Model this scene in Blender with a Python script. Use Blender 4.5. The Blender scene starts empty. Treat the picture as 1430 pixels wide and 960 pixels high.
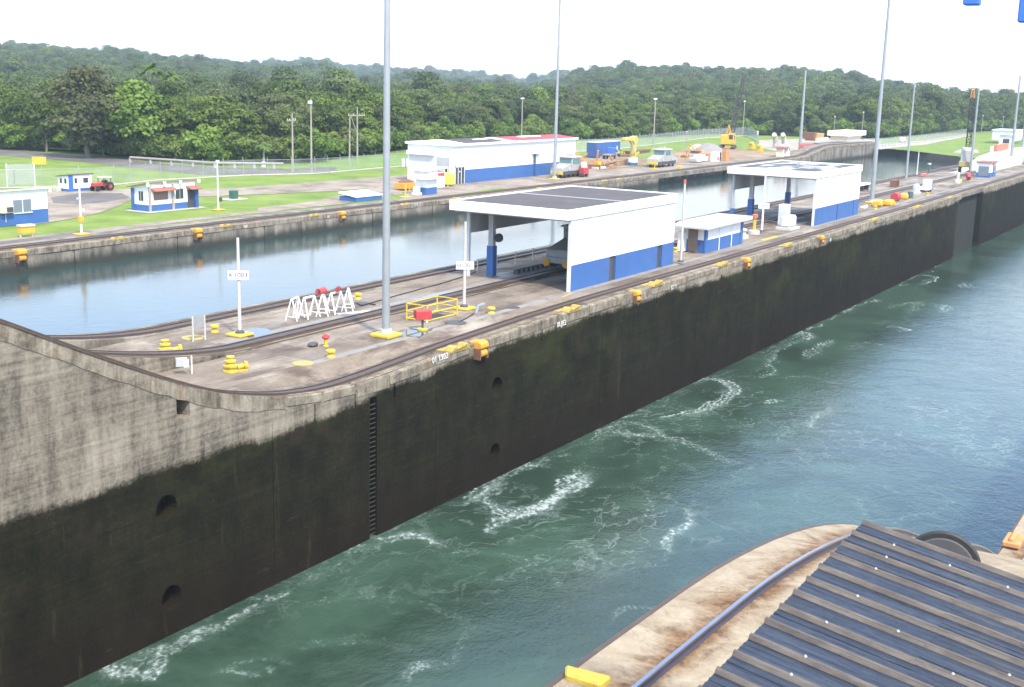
import bpy, bmesh, math, random
import numpy as np
from mathutils import Vector, Matrix
R = math.radians
random.seed(7)
C = bpy.context.scene.collection
SC = bpy.context.scene

# ------------------------------------------------------------------ camera (fitted to the lock geometry, metres)
YAW, PIT, ROL, FOC, CAMZ = 0.549212, -0.213251, 0.0260792, 1693.293, 15.623
_f = Vector((math.cos(YAW)*math.cos(PIT), math.sin(YAW)*math.cos(PIT), math.sin(PIT)))
_r = _f.cross(Vector((0, 0, 1))).normalized(); _u = _r.cross(_f)
_c, _s = math.cos(ROL), math.sin(ROL)
_r, _u = _c*_r + _s*_u, -_s*_r + _c*_u
CAM = Vector((0, 0, CAMZ))
cd = bpy.data.cameras.new('camera'); cam = bpy.data.objects.new('camera', cd); C.objects.link(cam)
cam.matrix_world = Matrix(((_r.x, _u.x, -_f.x, 0), (_r.y, _u.y, -_f.y, 0), (_r.z, _u.z, -_f.z, CAMZ), (0, 0, 0, 1)))
cd.sensor_width = 36; cd.lens = FOC/1430*36; cd.clip_start = 0.1; cd.clip_end = 20000
SC.camera = cam

# ------------------------------------------------------------------ sky, sun, exposure
SUN_EL, SUN_DIR = 50, Vector((-0.50, -0.85, 0))
W = bpy.data.worlds.new('World'); SC.world = W; W.use_nodes = True
SC.view_settings.view_transform = 'Standard'; SC.view_settings.look = 'None'
SC.view_settings.exposure = 0.82; SC.view_settings.gamma = 1.0
def sky_world():
    nt = W.node_tree; nt.nodes.clear(); N = nt.nodes.new; L = nt.links.new
    sky = N('ShaderNodeTexSky'); sky.sky_type = 'NISHITA'; sky.sun_disc = False
    sky.sun_elevation = R(SUN_EL); sky.sun_rotation = math.atan2(SUN_DIR.x, SUN_DIR.y)
    sky.air_density = 1.0; sky.dust_density = 1.0; sky.ozone_density = 1.5
    tc = N('ShaderNodeTexCoord'); sp = N('ShaderNodeSeparateXYZ'); L(tc.outputs['Generated'], sp.inputs[0])
    nz = N('ShaderNodeTexNoise'); nz.inputs['Scale'].default_value = 2.6; nz.inputs['Detail'].default_value = 6; nz.inputs['Roughness'].default_value = 0.6
    mp = N('ShaderNodeMapping'); mp.inputs['Scale'].default_value = (1, 1, 3.2); L(tc.outputs['Generated'], mp.inputs[0]); L(mp.outputs[0], nz.inputs['Vector'])
    # bright white haze low in the sky, broken cloud above
    lo = N('ShaderNodeMapRange'); lo.interpolation_type = 'SMOOTHSTEP'
    lo.inputs['From Min'].default_value = 0.085; lo.inputs['From Max'].default_value = 0.30; lo.inputs['To Min'].default_value = 1; lo.inputs['To Max'].default_value = 0
    L(sp.outputs['Z'], lo.inputs['Value'])
    cl = N('ShaderNodeMapRange'); cl.interpolation_type = 'SMOOTHSTEP'
    cl.inputs['From Min'].default_value = 0.47; cl.inputs['From Max'].default_value = 0.66; cl.inputs['To Min'].default_value = 0.05; cl.inputs['To Max'].default_value = 0.7
    L(nz.outputs['Fac'], cl.inputs['Value'])
    up = N('ShaderNodeMapRange'); up.interpolation_type = 'SMOOTHSTEP'
    up.inputs['From Min'].default_value = 0.40; up.inputs['From Max'].default_value = 0.62; up.inputs['To Max'].default_value = 0.72; L(sp.outputs['Z'], up.inputs['Value'])
    m0 = N('ShaderNodeMath'); m0.operation = 'MAXIMUM'; L(up.outputs[0], m0.inputs[0]); L(cl.outputs[0], m0.inputs[1])
    mx = N('ShaderNodeMath'); mx.operation = 'MAXIMUM'; L(lo.outputs[0], mx.inputs[0]); L(m0.outputs[0], mx.inputs[1])
    mix = N('ShaderNodeMix'); mix.data_type = 'RGBA'; L(mx.outputs[0], mix.inputs[0])
    hz = N('ShaderNodeMix'); hz.data_type = 'RGBA'; hz.blend_type = 'MULTIPLY'; hz.inputs[0].default_value = 1; L(sky.outputs[0], hz.inputs[6]); hz.inputs[7].default_value = (1.6, 2.0, 2.4, 1); L(hz.outputs[2], mix.inputs[6])
    mix.inputs[7].default_value = (7.6, 7.6, 7.6, 1)
    bg = N('ShaderNodeBackground'); bg.inputs['Strength'].default_value = 0.15; L(mix.outputs[2], bg.inputs['Color'])
    out = N('ShaderNodeOutputWorld'); L(bg.outputs[0], out.inputs['Surface'])
sky_world()
sl = bpy.data.lights.new('sun', 'SUN'); sl.energy = 3.5; sl.angle = R(3.5); sl.color = (1.0, 0.90, 0.76)
so = bpy.data.objects.new('sun', sl); C.objects.link(so)
_d = Vector((SUN_DIR.x, SUN_DIR.y, 0)).normalized()*math.cos(R(SUN_EL)) + Vector((0, 0, math.sin(R(SUN_EL))))
so.rotation_euler = _d.to_track_quat('Z', 'Y').to_euler()

# ------------------------------------------------------------------ measuring helpers (a photo pixel -> a point of the real place)
def _ray(px, py):
    return ((px-715)*_r - (py-480)*_u + FOC*_f).normalized()
def at(px, py, z=0.0):
    v = _ray(px, py); return CAM + v*((z-CAMZ)/v.z)
def aty(px, py, Y):
    v = _ray(px, py); return CAM + v*(Y/v.y)
def atr(px, py, r):
    v = _ray(px, py); return CAM + v*(r/math.hypot(v.x, v.y))
def interp(x, tab):
    return float(np.interp(x, [a for a, b in tab], [b for a, b in tab]))

# ------------------------------------------------------------------ materials
MATS = {}
def nd(nt, typ, ins=None, **props):
    n = nt.nodes.new('ShaderNode'+typ)
    for k, v in props.items(): setattr(n, k, v)
    for k, v in (ins or {}).items():
        if hasattr(v, 'is_linked'): nt.links.new(v, n.inputs[k])
        else: n.inputs[k].default_value = v
    return n
def base_mat(name):
    m = bpy.data.materials.new(name); m.use_nodes = True; nt = m.node_tree
    b = nt.nodes['Principled BSDF']; MATS[name] = m
    return m, nt, b
def c4(c): return (c[0], c[1], c[2], 1)
def noise(nt, vec, scale, sc3=None, detail=4, rough=.55, dist=0.0):
    if sc3: vec = nd(nt, 'Mapping', {0: vec, 'Scale': sc3}).outputs[0]
    return nd(nt, 'TexNoise', {'Vector': vec, 'Scale': scale, 'Detail': detail, 'Roughness': rough, 'Distortion': dist}).outputs['Fac']
def ramp(nt, fac, stops):
    n = nd(nt, 'ValToRGB', {0: fac}); cr = n.color_ramp
    while len(cr.elements) < len(stops): cr.elements.new(0.5)
    for e, (p, c) in zip(cr.elements, stops):
        e.position = p; e.color = c4(c) if not isinstance(c, (int, float)) else (c, c, c, 1)
    return n.outputs[0]
def mixc(nt, fac, a, b, mode='MIX'):
    n = nt.nodes.new('ShaderNodeMix'); n.data_type = 'RGBA'; n.blend_type = mode
    for i, v in ((0, fac), (6, a), (7, b)):
        if hasattr(v, 'is_linked'): nt.links.new(v, n.inputs[i])
        else: n.inputs[i].default_value = v if i == 0 else c4(v)
    return n.outputs[2]
def mth(nt, op, a, b=0.0, c=None):
    n = nd(nt, 'Math', operation=op)
    for i, v in enumerate((a, b) if c is None else (a, b, c)):
        if hasattr(v, 'is_linked'): nt.links.new(v, n.inputs[i])
        else: n.inputs[i].default_value = v
    return n.outputs[0]
def smooth(nt, v, a, b, lo=0.0, hi=1.0):
    return nd(nt, 'MapRange', {'Value': v, 'From Min': a, 'From Max': b, 'To Min': lo, 'To Max': hi}, interpolation_type='SMOOTHSTEP').outputs[0]
def bump(nt, b, h, strength, dist):
    n = nd(nt, 'Bump', {'Height': h, 'Strength': strength, 'Distance': dist}); nt.links.new(n.outputs[0], b.inputs['Normal'])

def paint(name, col, rough=.55, var=.18, scale=1.5, metal=0.0, dirt=0.25, dirtcol=(.16, .13, .10), bmp=0.0, seam=0.0):
    """a painted / weathered plain surface: base colour, soft variation and grime"""
    m, nt, b = base_mat(name)
    pos = nd(nt, 'NewGeometry').outputs['Position']
    n1 = noise(nt, pos, scale); n2 = noise(nt, pos, scale*.9, (1, 1, .25), 5, .65)
    c = mixc(nt, n1, tuple(x*(1-var) for x in col), tuple(min(.92, x*(1+var)) for x in col))
    d = smooth(nt, n2, .52, .74, 0, dirt)
    c = mixc(nt, d, c, dirtcol)
    if seam:                       # sheet joints and the run-off marks below them
        sp = nd(nt, 'SeparateXYZ', {0: pos}); fr = mth(nt, 'FRACT', mth(nt, 'MULTIPLY', mth(nt, 'ADD', sp.outputs[0], sp.outputs[1]), .82))
        c = mixc(nt, mth(nt, 'MULTIPLY', mth(nt, 'LESS_THAN', fr, .035), seam), c, dirtcol)
        st = smooth(nt, noise(nt, pos, 2.6, (1, 1, .07), 5, .7), .58, .72, 0, seam*.8); c = mixc(nt, st, c, dirtcol)
    nt.links.new(c, b.inputs['Base Color']); b.inputs['Roughness'].default_value = rough; b.inputs['Metallic'].default_value = metal
    if bmp: bump(nt, b, noise(nt, pos, scale*8), .4, bmp)
    return m
paint('white_paint', (.78, .78, .76), .6, .05, .8, dirt=.14, dirtcol=(.36, .32, .27), seam=.22)
paint('blue_paint', (.038, .115, .315), .6, .18, .7, dirt=.30, dirtcol=(.085, .12, .20), seam=.5)
paint('blue_dark', (.035, .09, .24), .6, .15)
paint('yellow_paint', (.56, .39, .04), .6, .22, 5, dirt=.6, dirtcol=(.20, .14, .06))
paint('orange_paint', (.62, .29, .03), .6, .18, 4, dirt=.55, dirtcol=(.25, .12, .04))
paint('red_paint', (.42, .045, .045), .5, .18, 3, dirt=.2)
paint('faded_red', (.48, .14, .12), .6, .15, 2, dirt=.2)
paint('terracotta', (.30, .12, .09), .8, .2, 3, dirt=.3)
paint('galvanised', (.34, .36, .37), .5, .15, 1.2, metal=.45, dirt=.25)
paint('grey_paint', (.40, .41, .42), .55, .12, 1.5, dirt=.25)
paint('pale_grey', (.58, .59, .58), .6, .10, 1.2, dirt=.3, dirtcol=(.25, .22, .2))
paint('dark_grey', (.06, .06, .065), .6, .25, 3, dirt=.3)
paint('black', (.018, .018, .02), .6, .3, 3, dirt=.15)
paint('rail_steel', (.075, .052, .040), .6, .35, 3, metal=.1, dirt=.6, dirtcol=(.13, .075, .045))
paint('rail_bright', (.30, .31, .36), .3, .1, 3, metal=.9, dirt=.15)
paint('rust', (.17, .08, .045), .85, .35, 3, dirt=.5, dirtcol=(.08, .04, .03))
paint('rust_orange', (.50, .24, .09), .8, .3, 2, dirt=.4, dirtcol=(.2, .1, .06))
paint('timber', (.34, .23, .13), .85, .35, 3, dirt=.35)
paint('weathered_wood', (.30, .27, .23), .85, .25, 3, dirt=.3)
paint('gravel', (.24, .225, .22), .95, .35, 6, dirt=.3, bmp=.05)
paint('glass_dark', (.05, .06, .07), .15, .2, 2, dirt=.05)
paint('green_paint', (.03, .10, .075), .5, .2, 3)
paint('teal_glass', (.10, .2, .19), .2, .2, 3)
paint('roof_dark', (.070, .060, .058), .8, .4, .30, dirt=.55, dirtcol=(.13, .115, .11))
paint('roof_red', (.36, .05, .065), .7, .2, .4, dirt=.3, dirtcol=(.25, .1, .1))
paint('concrete_pad', (.46, .43, .39), .9, .2, 1.2, dirt=.5, dirtcol=(.22, .19, .16), bmp=.01)
paint('concrete_light', (.50, .47, .42), .9, .2, .6, dirt=.5, dirtcol=(.24, .21, .17), bmp=.01)
paint('tank_yellow', (.75, .70, .06), .4, .12, 2, dirt=.15)
paint('pale_cream', (.62, .56, .42), .6, .1, 2)
paint('bark', (.16, .13, .10), .9, .3, 3)

def mat_lockwall():
    m, nt, b = base_mat('lock_concrete')
    pos = nd(nt, 'NewGeometry').outputs['Position']; sp = nd(nt, 'SeparateXYZ', {0: pos})
    X, Y, Z = sp.outputs
    blot = noise(nt, pos, .28, None, 6, .62); streak = noise(nt, pos, 1.0, (.75, .75, .10), 6, .7, .4); ed = noise(nt, pos, 2.2, (1, 1, .8), 6, .7)
    lines = noise(nt, pos, 1.0, (.10, .10, 4.2), 5, .68); fine = noise(nt, pos, 5.0, None, 6, .7)
    s = mth(nt, 'ADD', mth(nt, 'MULTIPLY', streak, .55), mth(nt, 'MULTIPLY', blot, .45))
    s = mth(nt, 'ADD', s, mth(nt, 'MULTIPLY', mth(nt, 'SUBTRACT', lines, .5), .35))
    s = mth(nt, 'ADD', s, mth(nt, 'MULTIPLY', mth(nt, 'SUBTRACT', fine, .5), .28))
    conc = ramp(nt, s, [(.30, (.034, .030, .025)), (.42, (.105, .092, .073)), (.53, (.215, .185, .142)), (.72, (.36, .32, .255))])
    rustm = smooth(nt, noise(nt, pos, 1.0, (.9, .9, .16), 5, .7), .60, .72, 0, .55)
    conc = mixc(nt, rustm, conc, (.20, .11, .06))
    a1 = noise(nt, pos, .5, (1, 1, .7), 6, .7); a2 = noise(nt, pos, 7.0, None, 4, .7)
    aa = mth(nt, 'ADD', mth(nt, 'MULTIPLY', a1, .7), mth(nt, 'MULTIPLY', a2, .3))
    vs = noise(nt, pos, 1.0, (.55, .55, .06), 6, .75, .5); aa = mth(nt, 'ADD', mth(nt, 'MULTIPLY', aa, .52), mth(nt, 'MULTIPLY', vs, .16)); aa = mth(nt, 'ADD', aa, mth(nt, 'MULTIPLY', lines, .18)); aa = mth(nt, 'ADD', aa, mth(nt, 'MULTIPLY', fine, .14))
    alg = ramp(nt, aa, [(.36, (.0050, .0048, .0030)), (.47, (.0115, .0110, .0062)), (.56, (.0210, .0190, .0100)), (.68, (.055, .045, .025))])
    brown = smooth(nt, Z, -5.0, -9.5, 0, .75); alg = mixc(nt, brown, alg, mixc(nt, aa, (.003, .0024, .002), (.026, .018, .012)))
    patch = smooth(nt, noise(nt, pos, .22, None, 5, .65), .60, .70, 0, .45); alg = mixc(nt, patch, alg, (.035, .023, .016)); gp = smooth(nt, noise(nt, pos, .16, (1, 1, 1.6), 5, .65), .50, .68, 0, .75); alg = mixc(nt, mth(nt, 'MULTIPLY', gp, smooth(nt, Z, -7.5, -2.5)), alg, mixc(nt, aa, (.006, .0075, .002), (.052, .058, .018)))
    pale = smooth(nt, noise(nt, pos, 1.0, (1.1, 1.1, .10), 5, .75), 0.61, .70, 0, .40); alg = mixc(nt, pale, alg, (.060, .050, .030)); thin = smooth(nt, noise(nt, pos, 1.0, (.25, .25, 2.8), 5, .75), .60, .68, 0, .28); alg = mixc(nt, thin, alg, (.07, .062, .046))
    line = nd(nt, 'MapRange', {'Value': X, 'From Min': 48, 'From Max': 62, 'To Min': -1.80, 'To Max': -0.98}).outputs[0]
    e = mth(nt, 'SUBTRACT', Z, line)
    e = mth(nt, 'ADD', e, mth(nt, 'MULTIPLY', mth(nt, 'SUBTRACT', streak, .5), .5))
    e = mth(nt, 'ADD', e, mth(nt, 'MULTIPLY', mth(nt, 'SUBTRACT', blot, .5), 1.1))
    e = mth(nt, 'ADD', e, mth(nt, 'MULTIPLY', mth(nt, 'SUBTRACT', fine, .5), .45))
    fac = smooth(nt, e, -.22, .26)
    fac = mth(nt, 'MULTIPLY', fac, 1.0)
    col = mixc(nt, fac, alg, conc)
    nt.links.new(col, b.inputs['Base Color']); b.inputs['Roughness'].default_value = .9
    b.inputs['Specular IOR Level'].default_value = .06
    h = mth(nt, 'ADD', mth(nt, 'MULTIPLY', fine, .6), mth(nt, 'MULTIPLY', lines, .6)); bump(nt, b, h, .55, .05)
    return m
mat_lockwall()
def mat_coping():
    m, nt, b = base_mat('coping_concrete')
    pos = nd(nt, 'NewGeometry').outputs['Position']; sp = nd(nt, 'SeparateXYZ', {0: pos})
    blot = noise(nt, pos, .9, None, 6, .68, .5); streak = noise(nt, pos, 1.0, (2.2, 2.2, .35), 6, .72, .3); fine = noise(nt, pos, 7, None, 5, .72)
    s = mth(nt, 'ADD', mth(nt, 'MULTIPLY', blot, .45), mth(nt, 'MULTIPLY', streak, .40)); s = mth(nt, 'ADD', s, mth(nt, 'MULTIPLY', fine, .22))
    col = ramp(nt, s, [(.40, (.060, .050, .038)), (.49, (.155, .130, .098)), (.58, (.265, .230, .175)), (.70, (.385, .345, .275))])
    ru = smooth(nt, noise(nt, pos, 1.0, (1.4, 1.4, .25), 5, .7), .55, .68, 0, .65); col = mixc(nt, ru, col, (.17, .095, .05))
    ye = smooth(nt, noise(nt, pos, .6, None, 5, .7), .66, .72, 0, .5); col = mixc(nt, ye, col, (.33, .27, .10))
    nt.links.new(col, b.inputs['Base Color']); b.inputs['Roughness'].default_value = .9; b.inputs['Specular IOR Level'].default_value = .15; bump(nt, b, mth(nt, 'ADD', fine, blot), .7, .05)
mat_coping()
def mat_sidewall():
    """upper face of the far side wall: weathered concrete, wet and weedy near the water"""
    m, nt, b = base_mat('bank_concrete')
    pos = nd(nt, 'NewGeometry').outputs['Position']; sp = nd(nt, 'SeparateXYZ', {0: pos}); Z = sp.outputs[2]
    blot = noise(nt, pos, .35, None, 6, .65); streak = noise(nt, pos, 1.0, (.6, .6, .12), 6, .7, .4); fine = noise(nt, pos, 4.0, None, 5, .7)
    s = mth(nt, 'ADD', mth(nt, 'MULTIPLY', streak, .5), mth(nt, 'MULTIPLY', blot, .35)); s = mth(nt, 'ADD', s, mth(nt, 'MULTIPLY', fine, .18))
    conc = ramp(nt, s, [(.38, (.045, .040, .032)), (.48, (.13, .115, .090)), (.58, (.25, .22, .175)), (.72, (.38, .34, .275))])
    e = mth(nt, 'ADD', Z, mth(nt, 'MULTIPLY', mth(nt, 'SUBTRACT', streak, .5), 1.2)); fac = smooth(nt, e, -1.75, -.75)
    col = mixc(nt, fac, (.030, .032, .022), conc)
    nt.links.new(col, b.inputs['Base Color']); b.inputs['Roughness'].default_value = .9; bump(nt, b, fine, .5, .05)
mat_sidewall()
def mat_deck():
    m, nt, b = base_mat('deck_concrete')
    pos = nd(nt, 'NewGeometry').outputs['Position']
    br = nd(nt, 'TexBrick', {'Vector': pos, 'Color1': (.35, .35, .35, 1), 'Color2': (.75, .75, .75, 1), 'Mortar': (.0, .0, .0, 1), 'Scale': 1.0,
            'Mortar Size': .012, 'Mortar Smooth': .3, 'Brick Width': 4.6, 'Row Height': 2.9})
    blot = noise(nt, pos, .16, (.7, 1.4, 1), 6, .62, .6); fine = noise(nt, pos, 3.2, None, 6, .7); stk = noise(nt, pos, .5, (.35, 2.2, 1), 5, .65)
    s = mth(nt, 'ADD', mth(nt, 'MULTIPLY', blot, .55), mth(nt, 'MULTIPLY', fine, .2)); s = mth(nt, 'ADD', s, mth(nt, 'MULTIPLY', br.outputs['Color'], .30)); s = mth(nt, 'ADD', s, mth(nt, 'MULTIPLY', stk, .25))
    col = ramp(nt, s, [(.43, (.052, .038, .028)), (.55, (.118, .090, .066)), (.67, (.195, .158, .120)), (.82, (.33, .285, .228))])
    oil = smooth(nt, noise(nt, pos, .22, (.5, 1.3, 1), 6, .7, .5), .50, .66, 0, .8); col = mixc(nt, oil, col, (.070, .045, .032))
    jt = mth(nt, 'SUBTRACT', 1.0, smooth(nt, br.outputs['Fac'], 0, .6, 0, .45)); col = mixc(nt, jt, (.07, .06, .05), col)
    nt.links.new(col, b.inputs['Base Color'])
    rr = smooth(nt, noise(nt, pos, .35, (.4, 1.5, 1), 4), .5, .68, .9, .45); nt.links.new(rr, b.inputs['Roughness']); bump(nt, b, fine, .4, .02)
mat_deck()
def mat_rampconc():
    m, nt, b = base_mat('stained_concrete')
    pos = nd(nt, 'NewGeometry').outputs['Position']; sp = nd(nt, 'SeparateXYZ', {0: pos})
    blot = noise(nt, pos, 1.1, None, 7, .68, .8); fine = noise(nt, pos, 22, None, 6, .75); med = noise(nt, pos, 5.5, None, 6, .7, .5)
    s = mth(nt, 'ADD', mth(nt, 'MULTIPLY', blot, .62), mth(nt, 'MULTIPLY', fine, .22)); s = mth(nt, 'ADD', s, mth(nt, 'MULTIPLY', med, .16))
    col = ramp(nt, s, [(.36, (.17, .125, .08)), (.47, (.29, .235, .165)), (.57, (.36, .305, .225)), (.72, (.44, .385, .30))])
    near = mth(nt, 'SUBTRACT', sp.outputs[1], 5.70)
    side = mth(nt, 'MAXIMUM', mth(nt, 'MULTIPLY', near, 1.25), mth(nt, 'MULTIPLY', near, -2.2))
    rs = mth(nt, 'ADD', side, mth(nt, 'MULTIPLY', mth(nt, 'SUBTRACT', blot, .5), 1.5)); rs = mth(nt, 'ADD', rs, mth(nt, 'MULTIPLY', mth(nt, 'SUBTRACT', med, .5), .35))
    rf = smooth(nt, rs, .85, .02, 0, .93); col = mixc(nt, rf, col, mixc(nt, smooth(nt, med, .35, .65), (.085, .042, .020), (.235, .135, .065)))
    grime = smooth(nt, noise(nt, pos, 2.6, (1, 1.7, 1), 7, .78, .9), .58, .70, 0, .45); col = mixc(nt, grime, col, (.125, .095, .065))
    vo = nd(nt, 'TexVoronoi', {'Vector': nd(nt, 'VectorMath', {0: pos, 1: nd(nt, 'VectorMath', {0: nd(nt, 'TexNoise', {'Vector': pos, 'Scale': 1.5, 'Detail': 5.0}).outputs['Color'], 'Scale': 1.2}, operation='SCALE').outputs[0]}, operation='ADD').outputs[0], 'Scale': .55}, feature='DISTANCE_TO_EDGE').outputs['Distance']
    ck = smooth(nt, vo, .006, .0, 0, .3); col = mixc(nt, ck, col, (.06, .045, .03))
    nt.links.new(col, b.inputs['Base Color']); b.inputs['Roughness'].default_value = .92; b.inputs['Specular IOR Level'].default_value = .2; bump(nt, b, mth(nt, 'ADD', fine, med), .7, .02)
mat_rampconc()
def mat_ground(name, stops, scale=.12, patch=None, rough=.95, b2=.06):
    m, nt, b = base_mat(name)
    pos = nd(nt, 'NewGeometry').outputs['Position']
    a = noise(nt, pos, scale, None, 7, .65, .4); f = noise(nt, pos, scale*14, None, 5, .7)
    s = mth(nt, 'ADD', mth(nt, 'MULTIPLY', a, .68), mth(nt, 'MULTIPLY', f, .32))
    col = ramp(nt, s, stops)
    if patch:
        pf = smooth(nt, noise(nt, pos, scale*.8, (1, 1.6, 1), 6, .7, .5), patch[0], patch[0]+.09, 0, patch[2]); col = mixc(nt, pf, col, patch[1])
    nt.links.new(col, b.inputs['Base Color']); b.inputs['Roughness'].default_value = rough; b.inputs['Specular IOR Level'].default_value = .2
    bump(nt, b, f, .5, b2)
mat_ground('grass', [(.33, (.095, .15, .030)), (.5, (.15, .22, .042)), (.68, (.23, .28, .075))], .16, (.60, (.25, .23, .11), .7))
mat_ground('meadow', [(.33, (.085, .155, .025)), (.5, (.135, .23, .032)), (.68, (.21, .31, .055))], .06, (.63, (.07, .12, .03), .7))
mat_ground('dirt', [(.36, (.14, .115, .09)), (.5, (.26, .22, .175)), (.66, (.37, .32, .27))], .2, (.58, (.16, .14, .12), .6))
mat_ground('asphalt', [(.33, (.085, .08, .078)), (.5, (.13, .12, .115)), (.68, (.2, .185, .17))], .15, (.6, (.26, .22, .18), .5))
mat_ground('apron', [(.36, (.13, .105, .085)), (.5, (.245, .205, .17)), (.66, (.36, .315, .265))], .16, (.58, (.17, .135, .11), .6))
mat_ground('yard_dirt', [(.36, (.13, .085, .055)), (.5, (.26, .19, .13)), (.66, (.37, .29, .22))], .12, (.6, (.20, .15, .11), .6))
mat_ground('forest_floor', [(.33, (.018, .030, .010)), (.5, (.03, .05, .014)), (.68, (.05, .075, .022))], .05)
mat_ground('sandy', [(.33, (.24, .21, .17)), (.5, (.33, .295, .25)), (.68, (.42, .385, .335))], .2)

def mat_leaves(name, lo, mid, hi):
    m, nt, b = base_mat(name)
    oi = nd(nt, 'ObjectInfo').outputs['Random']
    g = nd(nt, 'Attribute', attribute_name='tone').outputs['Fac']
    pos = nd(nt, 'NewGeometry').outputs['Position']; big = noise(nt, pos, .05, None, 3)
    t = mth(nt, 'ADD', mth(nt, 'MULTIPLY', g, .50), mth(nt, 'MULTIPLY', oi, .38)); t = mth(nt, 'ADD', t, mth(nt, 'MULTIPLY', mth(nt, 'SUBTRACT', big, .5), .5))
    col = ramp(nt, t, [(.05, lo), (.45, mid), (.9, hi)])
    # some crowns greyer / browner
    o2 = mth(nt, 'FRACT', mth(nt, 'MULTIPLY', oi, 17.31)); br = smooth(nt, o2, .86, .97, 0, .45); col = mixc(nt, br, col, (.12, .10, .055))
    nt.links.new(col, b.inputs['Base Color']); b.inputs['Roughness'].default_value = .6; b.inputs['Specular IOR Level'].default_value = .25
    tr = nd(nt, 'BsdfTranslucent', {'Color': col}); mx = nd(nt, 'MixShader', {0: .30, 1: b.outputs[0], 2: tr.outputs[0]})
    nt.links.new(mx.outputs[0], nt.nodes['Material Output'].inputs['Surface'])
mat_leaves('leaves', (.036, .060, .010), (.104, .156, .024), (.205, .265, .052))
mat_leaves('leaves_bright', (.055, .105, .014), (.125, .205, .028), (.21, .30, .052))
mat_leaves('leaves_dark', (.032, .050, .014), (.090, .126, .032), (.165, .21, .062))
mat_leaves('leaves_palm', (.09, .15, .03), (.14, .21, .05), (.2, .28, .08))

def mat_water(name, deep, foamamt, rough, wave, blotch):
    m, nt, b = base_mat(name)
    pos = nd(nt, 'NewGeometry').outputs['Position']
    fo = nd(nt, 'Attribute', attribute_name='foam').outputs['Fac']
    w1 = noise(nt, pos, wave, None, 5, .6, 1.2); w2 = noise(nt, pos, wave*5.5, (1, 1.4, 1), 3, .6, .6); big = noise(nt, pos, .07, None, 4, .6, 1.0)
    h = mth(nt, 'ADD', mth(nt, 'MULTIPLY', w1, 1.0), mth(nt, 'MULTIPLY', w2, .45))
    cc = mixc(nt, smooth(nt, big, .35, .65), deep, tuple(x*blotch for x in deep))
    if foamamt:
        warp = nd(nt, 'VectorMath', {0: pos, 1: nd(nt, 'VectorMath', {0: nd(nt, 'TexNoise', {'Vector': pos, 'Scale': .16, 'Detail': 4.0}).outputs['Color'], 'Scale': 9.0}, operation='SCALE').outputs[0]}, operation='ADD').outputs[0]
        thin = noise(nt, warp, .30, (1, 1.5, 1), 4, .5, .5); ridge = mth(nt, 'ABSOLUTE', mth(nt, 'SUBTRACT', thin, .5))
        web = smooth(nt, ridge, .030, .0, 0, 1); fine = mth(nt, 'ADD', mth(nt, 'MULTIPLY', noise(nt, pos, 2.4, (1, 1.3, 1), 6, .75, 1.2), .66), mth(nt, 'MULTIPLY', noise(nt, pos, 6.5, (1, 1.2, 1), 4, .7, .6), .34)); fr = mth(nt, 'ABSOLUTE', mth(nt, 'SUBTRACT', noise(nt, pos, 1.3, None, 5, .7, 1.5), .5))
        where = smooth(nt, noise(nt, pos, .06, None, 3), .48, .66, 0, 1)
        webf = mth(nt, 'MULTIPLY', mth(nt, 'MULTIPLY', web, where), .17)
        e1 = mth(nt, 'ADD', fo, mth(nt, 'MULTIPLY', mth(nt, 'SUBTRACT', fine, .54), 2.6)); e1 = mth(nt, 'SUBTRACT', e1, mth(nt, 'MULTIPLY', fr, 1.5))
        curv = mth(nt, 'MULTIPLY', smooth(nt, e1, .10, 1.15, 0, .64), smooth(nt, fo, .02, .25))
        milky = mth(nt, 'MULTIPLY', smooth(nt, fo, .03, .9, 0, .42), smooth(nt, noise(nt, pos, 1.1, (1, 1.3, 1), 5, .65, 1.0), .30, .65, .35, 1.0))
        ff = mth(nt, 'MAXIMUM', curv, mth(nt, 'MULTIPLY', webf, smooth(nt, fine, .35, .62)))
        cc = mixc(nt, milky, cc, (.17, .265, .225))
        cc = mixc(nt, ff, cc, (.66, .72, .72))
        rr = mixc(nt, ff, (rough,)*3, (.7,)*3); nt.links.new(rr, b.inputs['Roughness'])
    else:
        b.inputs['Roughness'].default_value = rough
    nt.links.new(cc, b.inputs['Base Color'])
    b.inputs['IOR'].default_value = 1.333; b.inputs['Specular IOR Level'].default_value = .5
    bump(nt, b, h, 1.0, .05 if foamamt else .013)
mat_water('chamber_water', (.042, .080, .057), 1, .08, .5, .55)
mat_water('calm_water', (.028, .052, .050), 0, .10, .22, .8)
def mat_link():
    m, nt, b = base_mat('chain_link')
    b.inputs['Base Color'].default_value = (.42, .45, .46, 1); b.inputs['Roughness'].default_value = .5
    t = nd(nt, 'BsdfTransparent'); pos = nd(nt, 'NewGeometry').outputs['Position']
    f = smooth(nt, noise(nt, pos, .4), .3, .7, .10, .24)
    mx = nd(nt, 'MixShader', {0: f, 1: t.outputs[0], 2: b.outputs[0]}); nt.links.new(mx.outputs[0], nt.nodes['Material Output'].inputs['Surface'])
mat_link()
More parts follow.
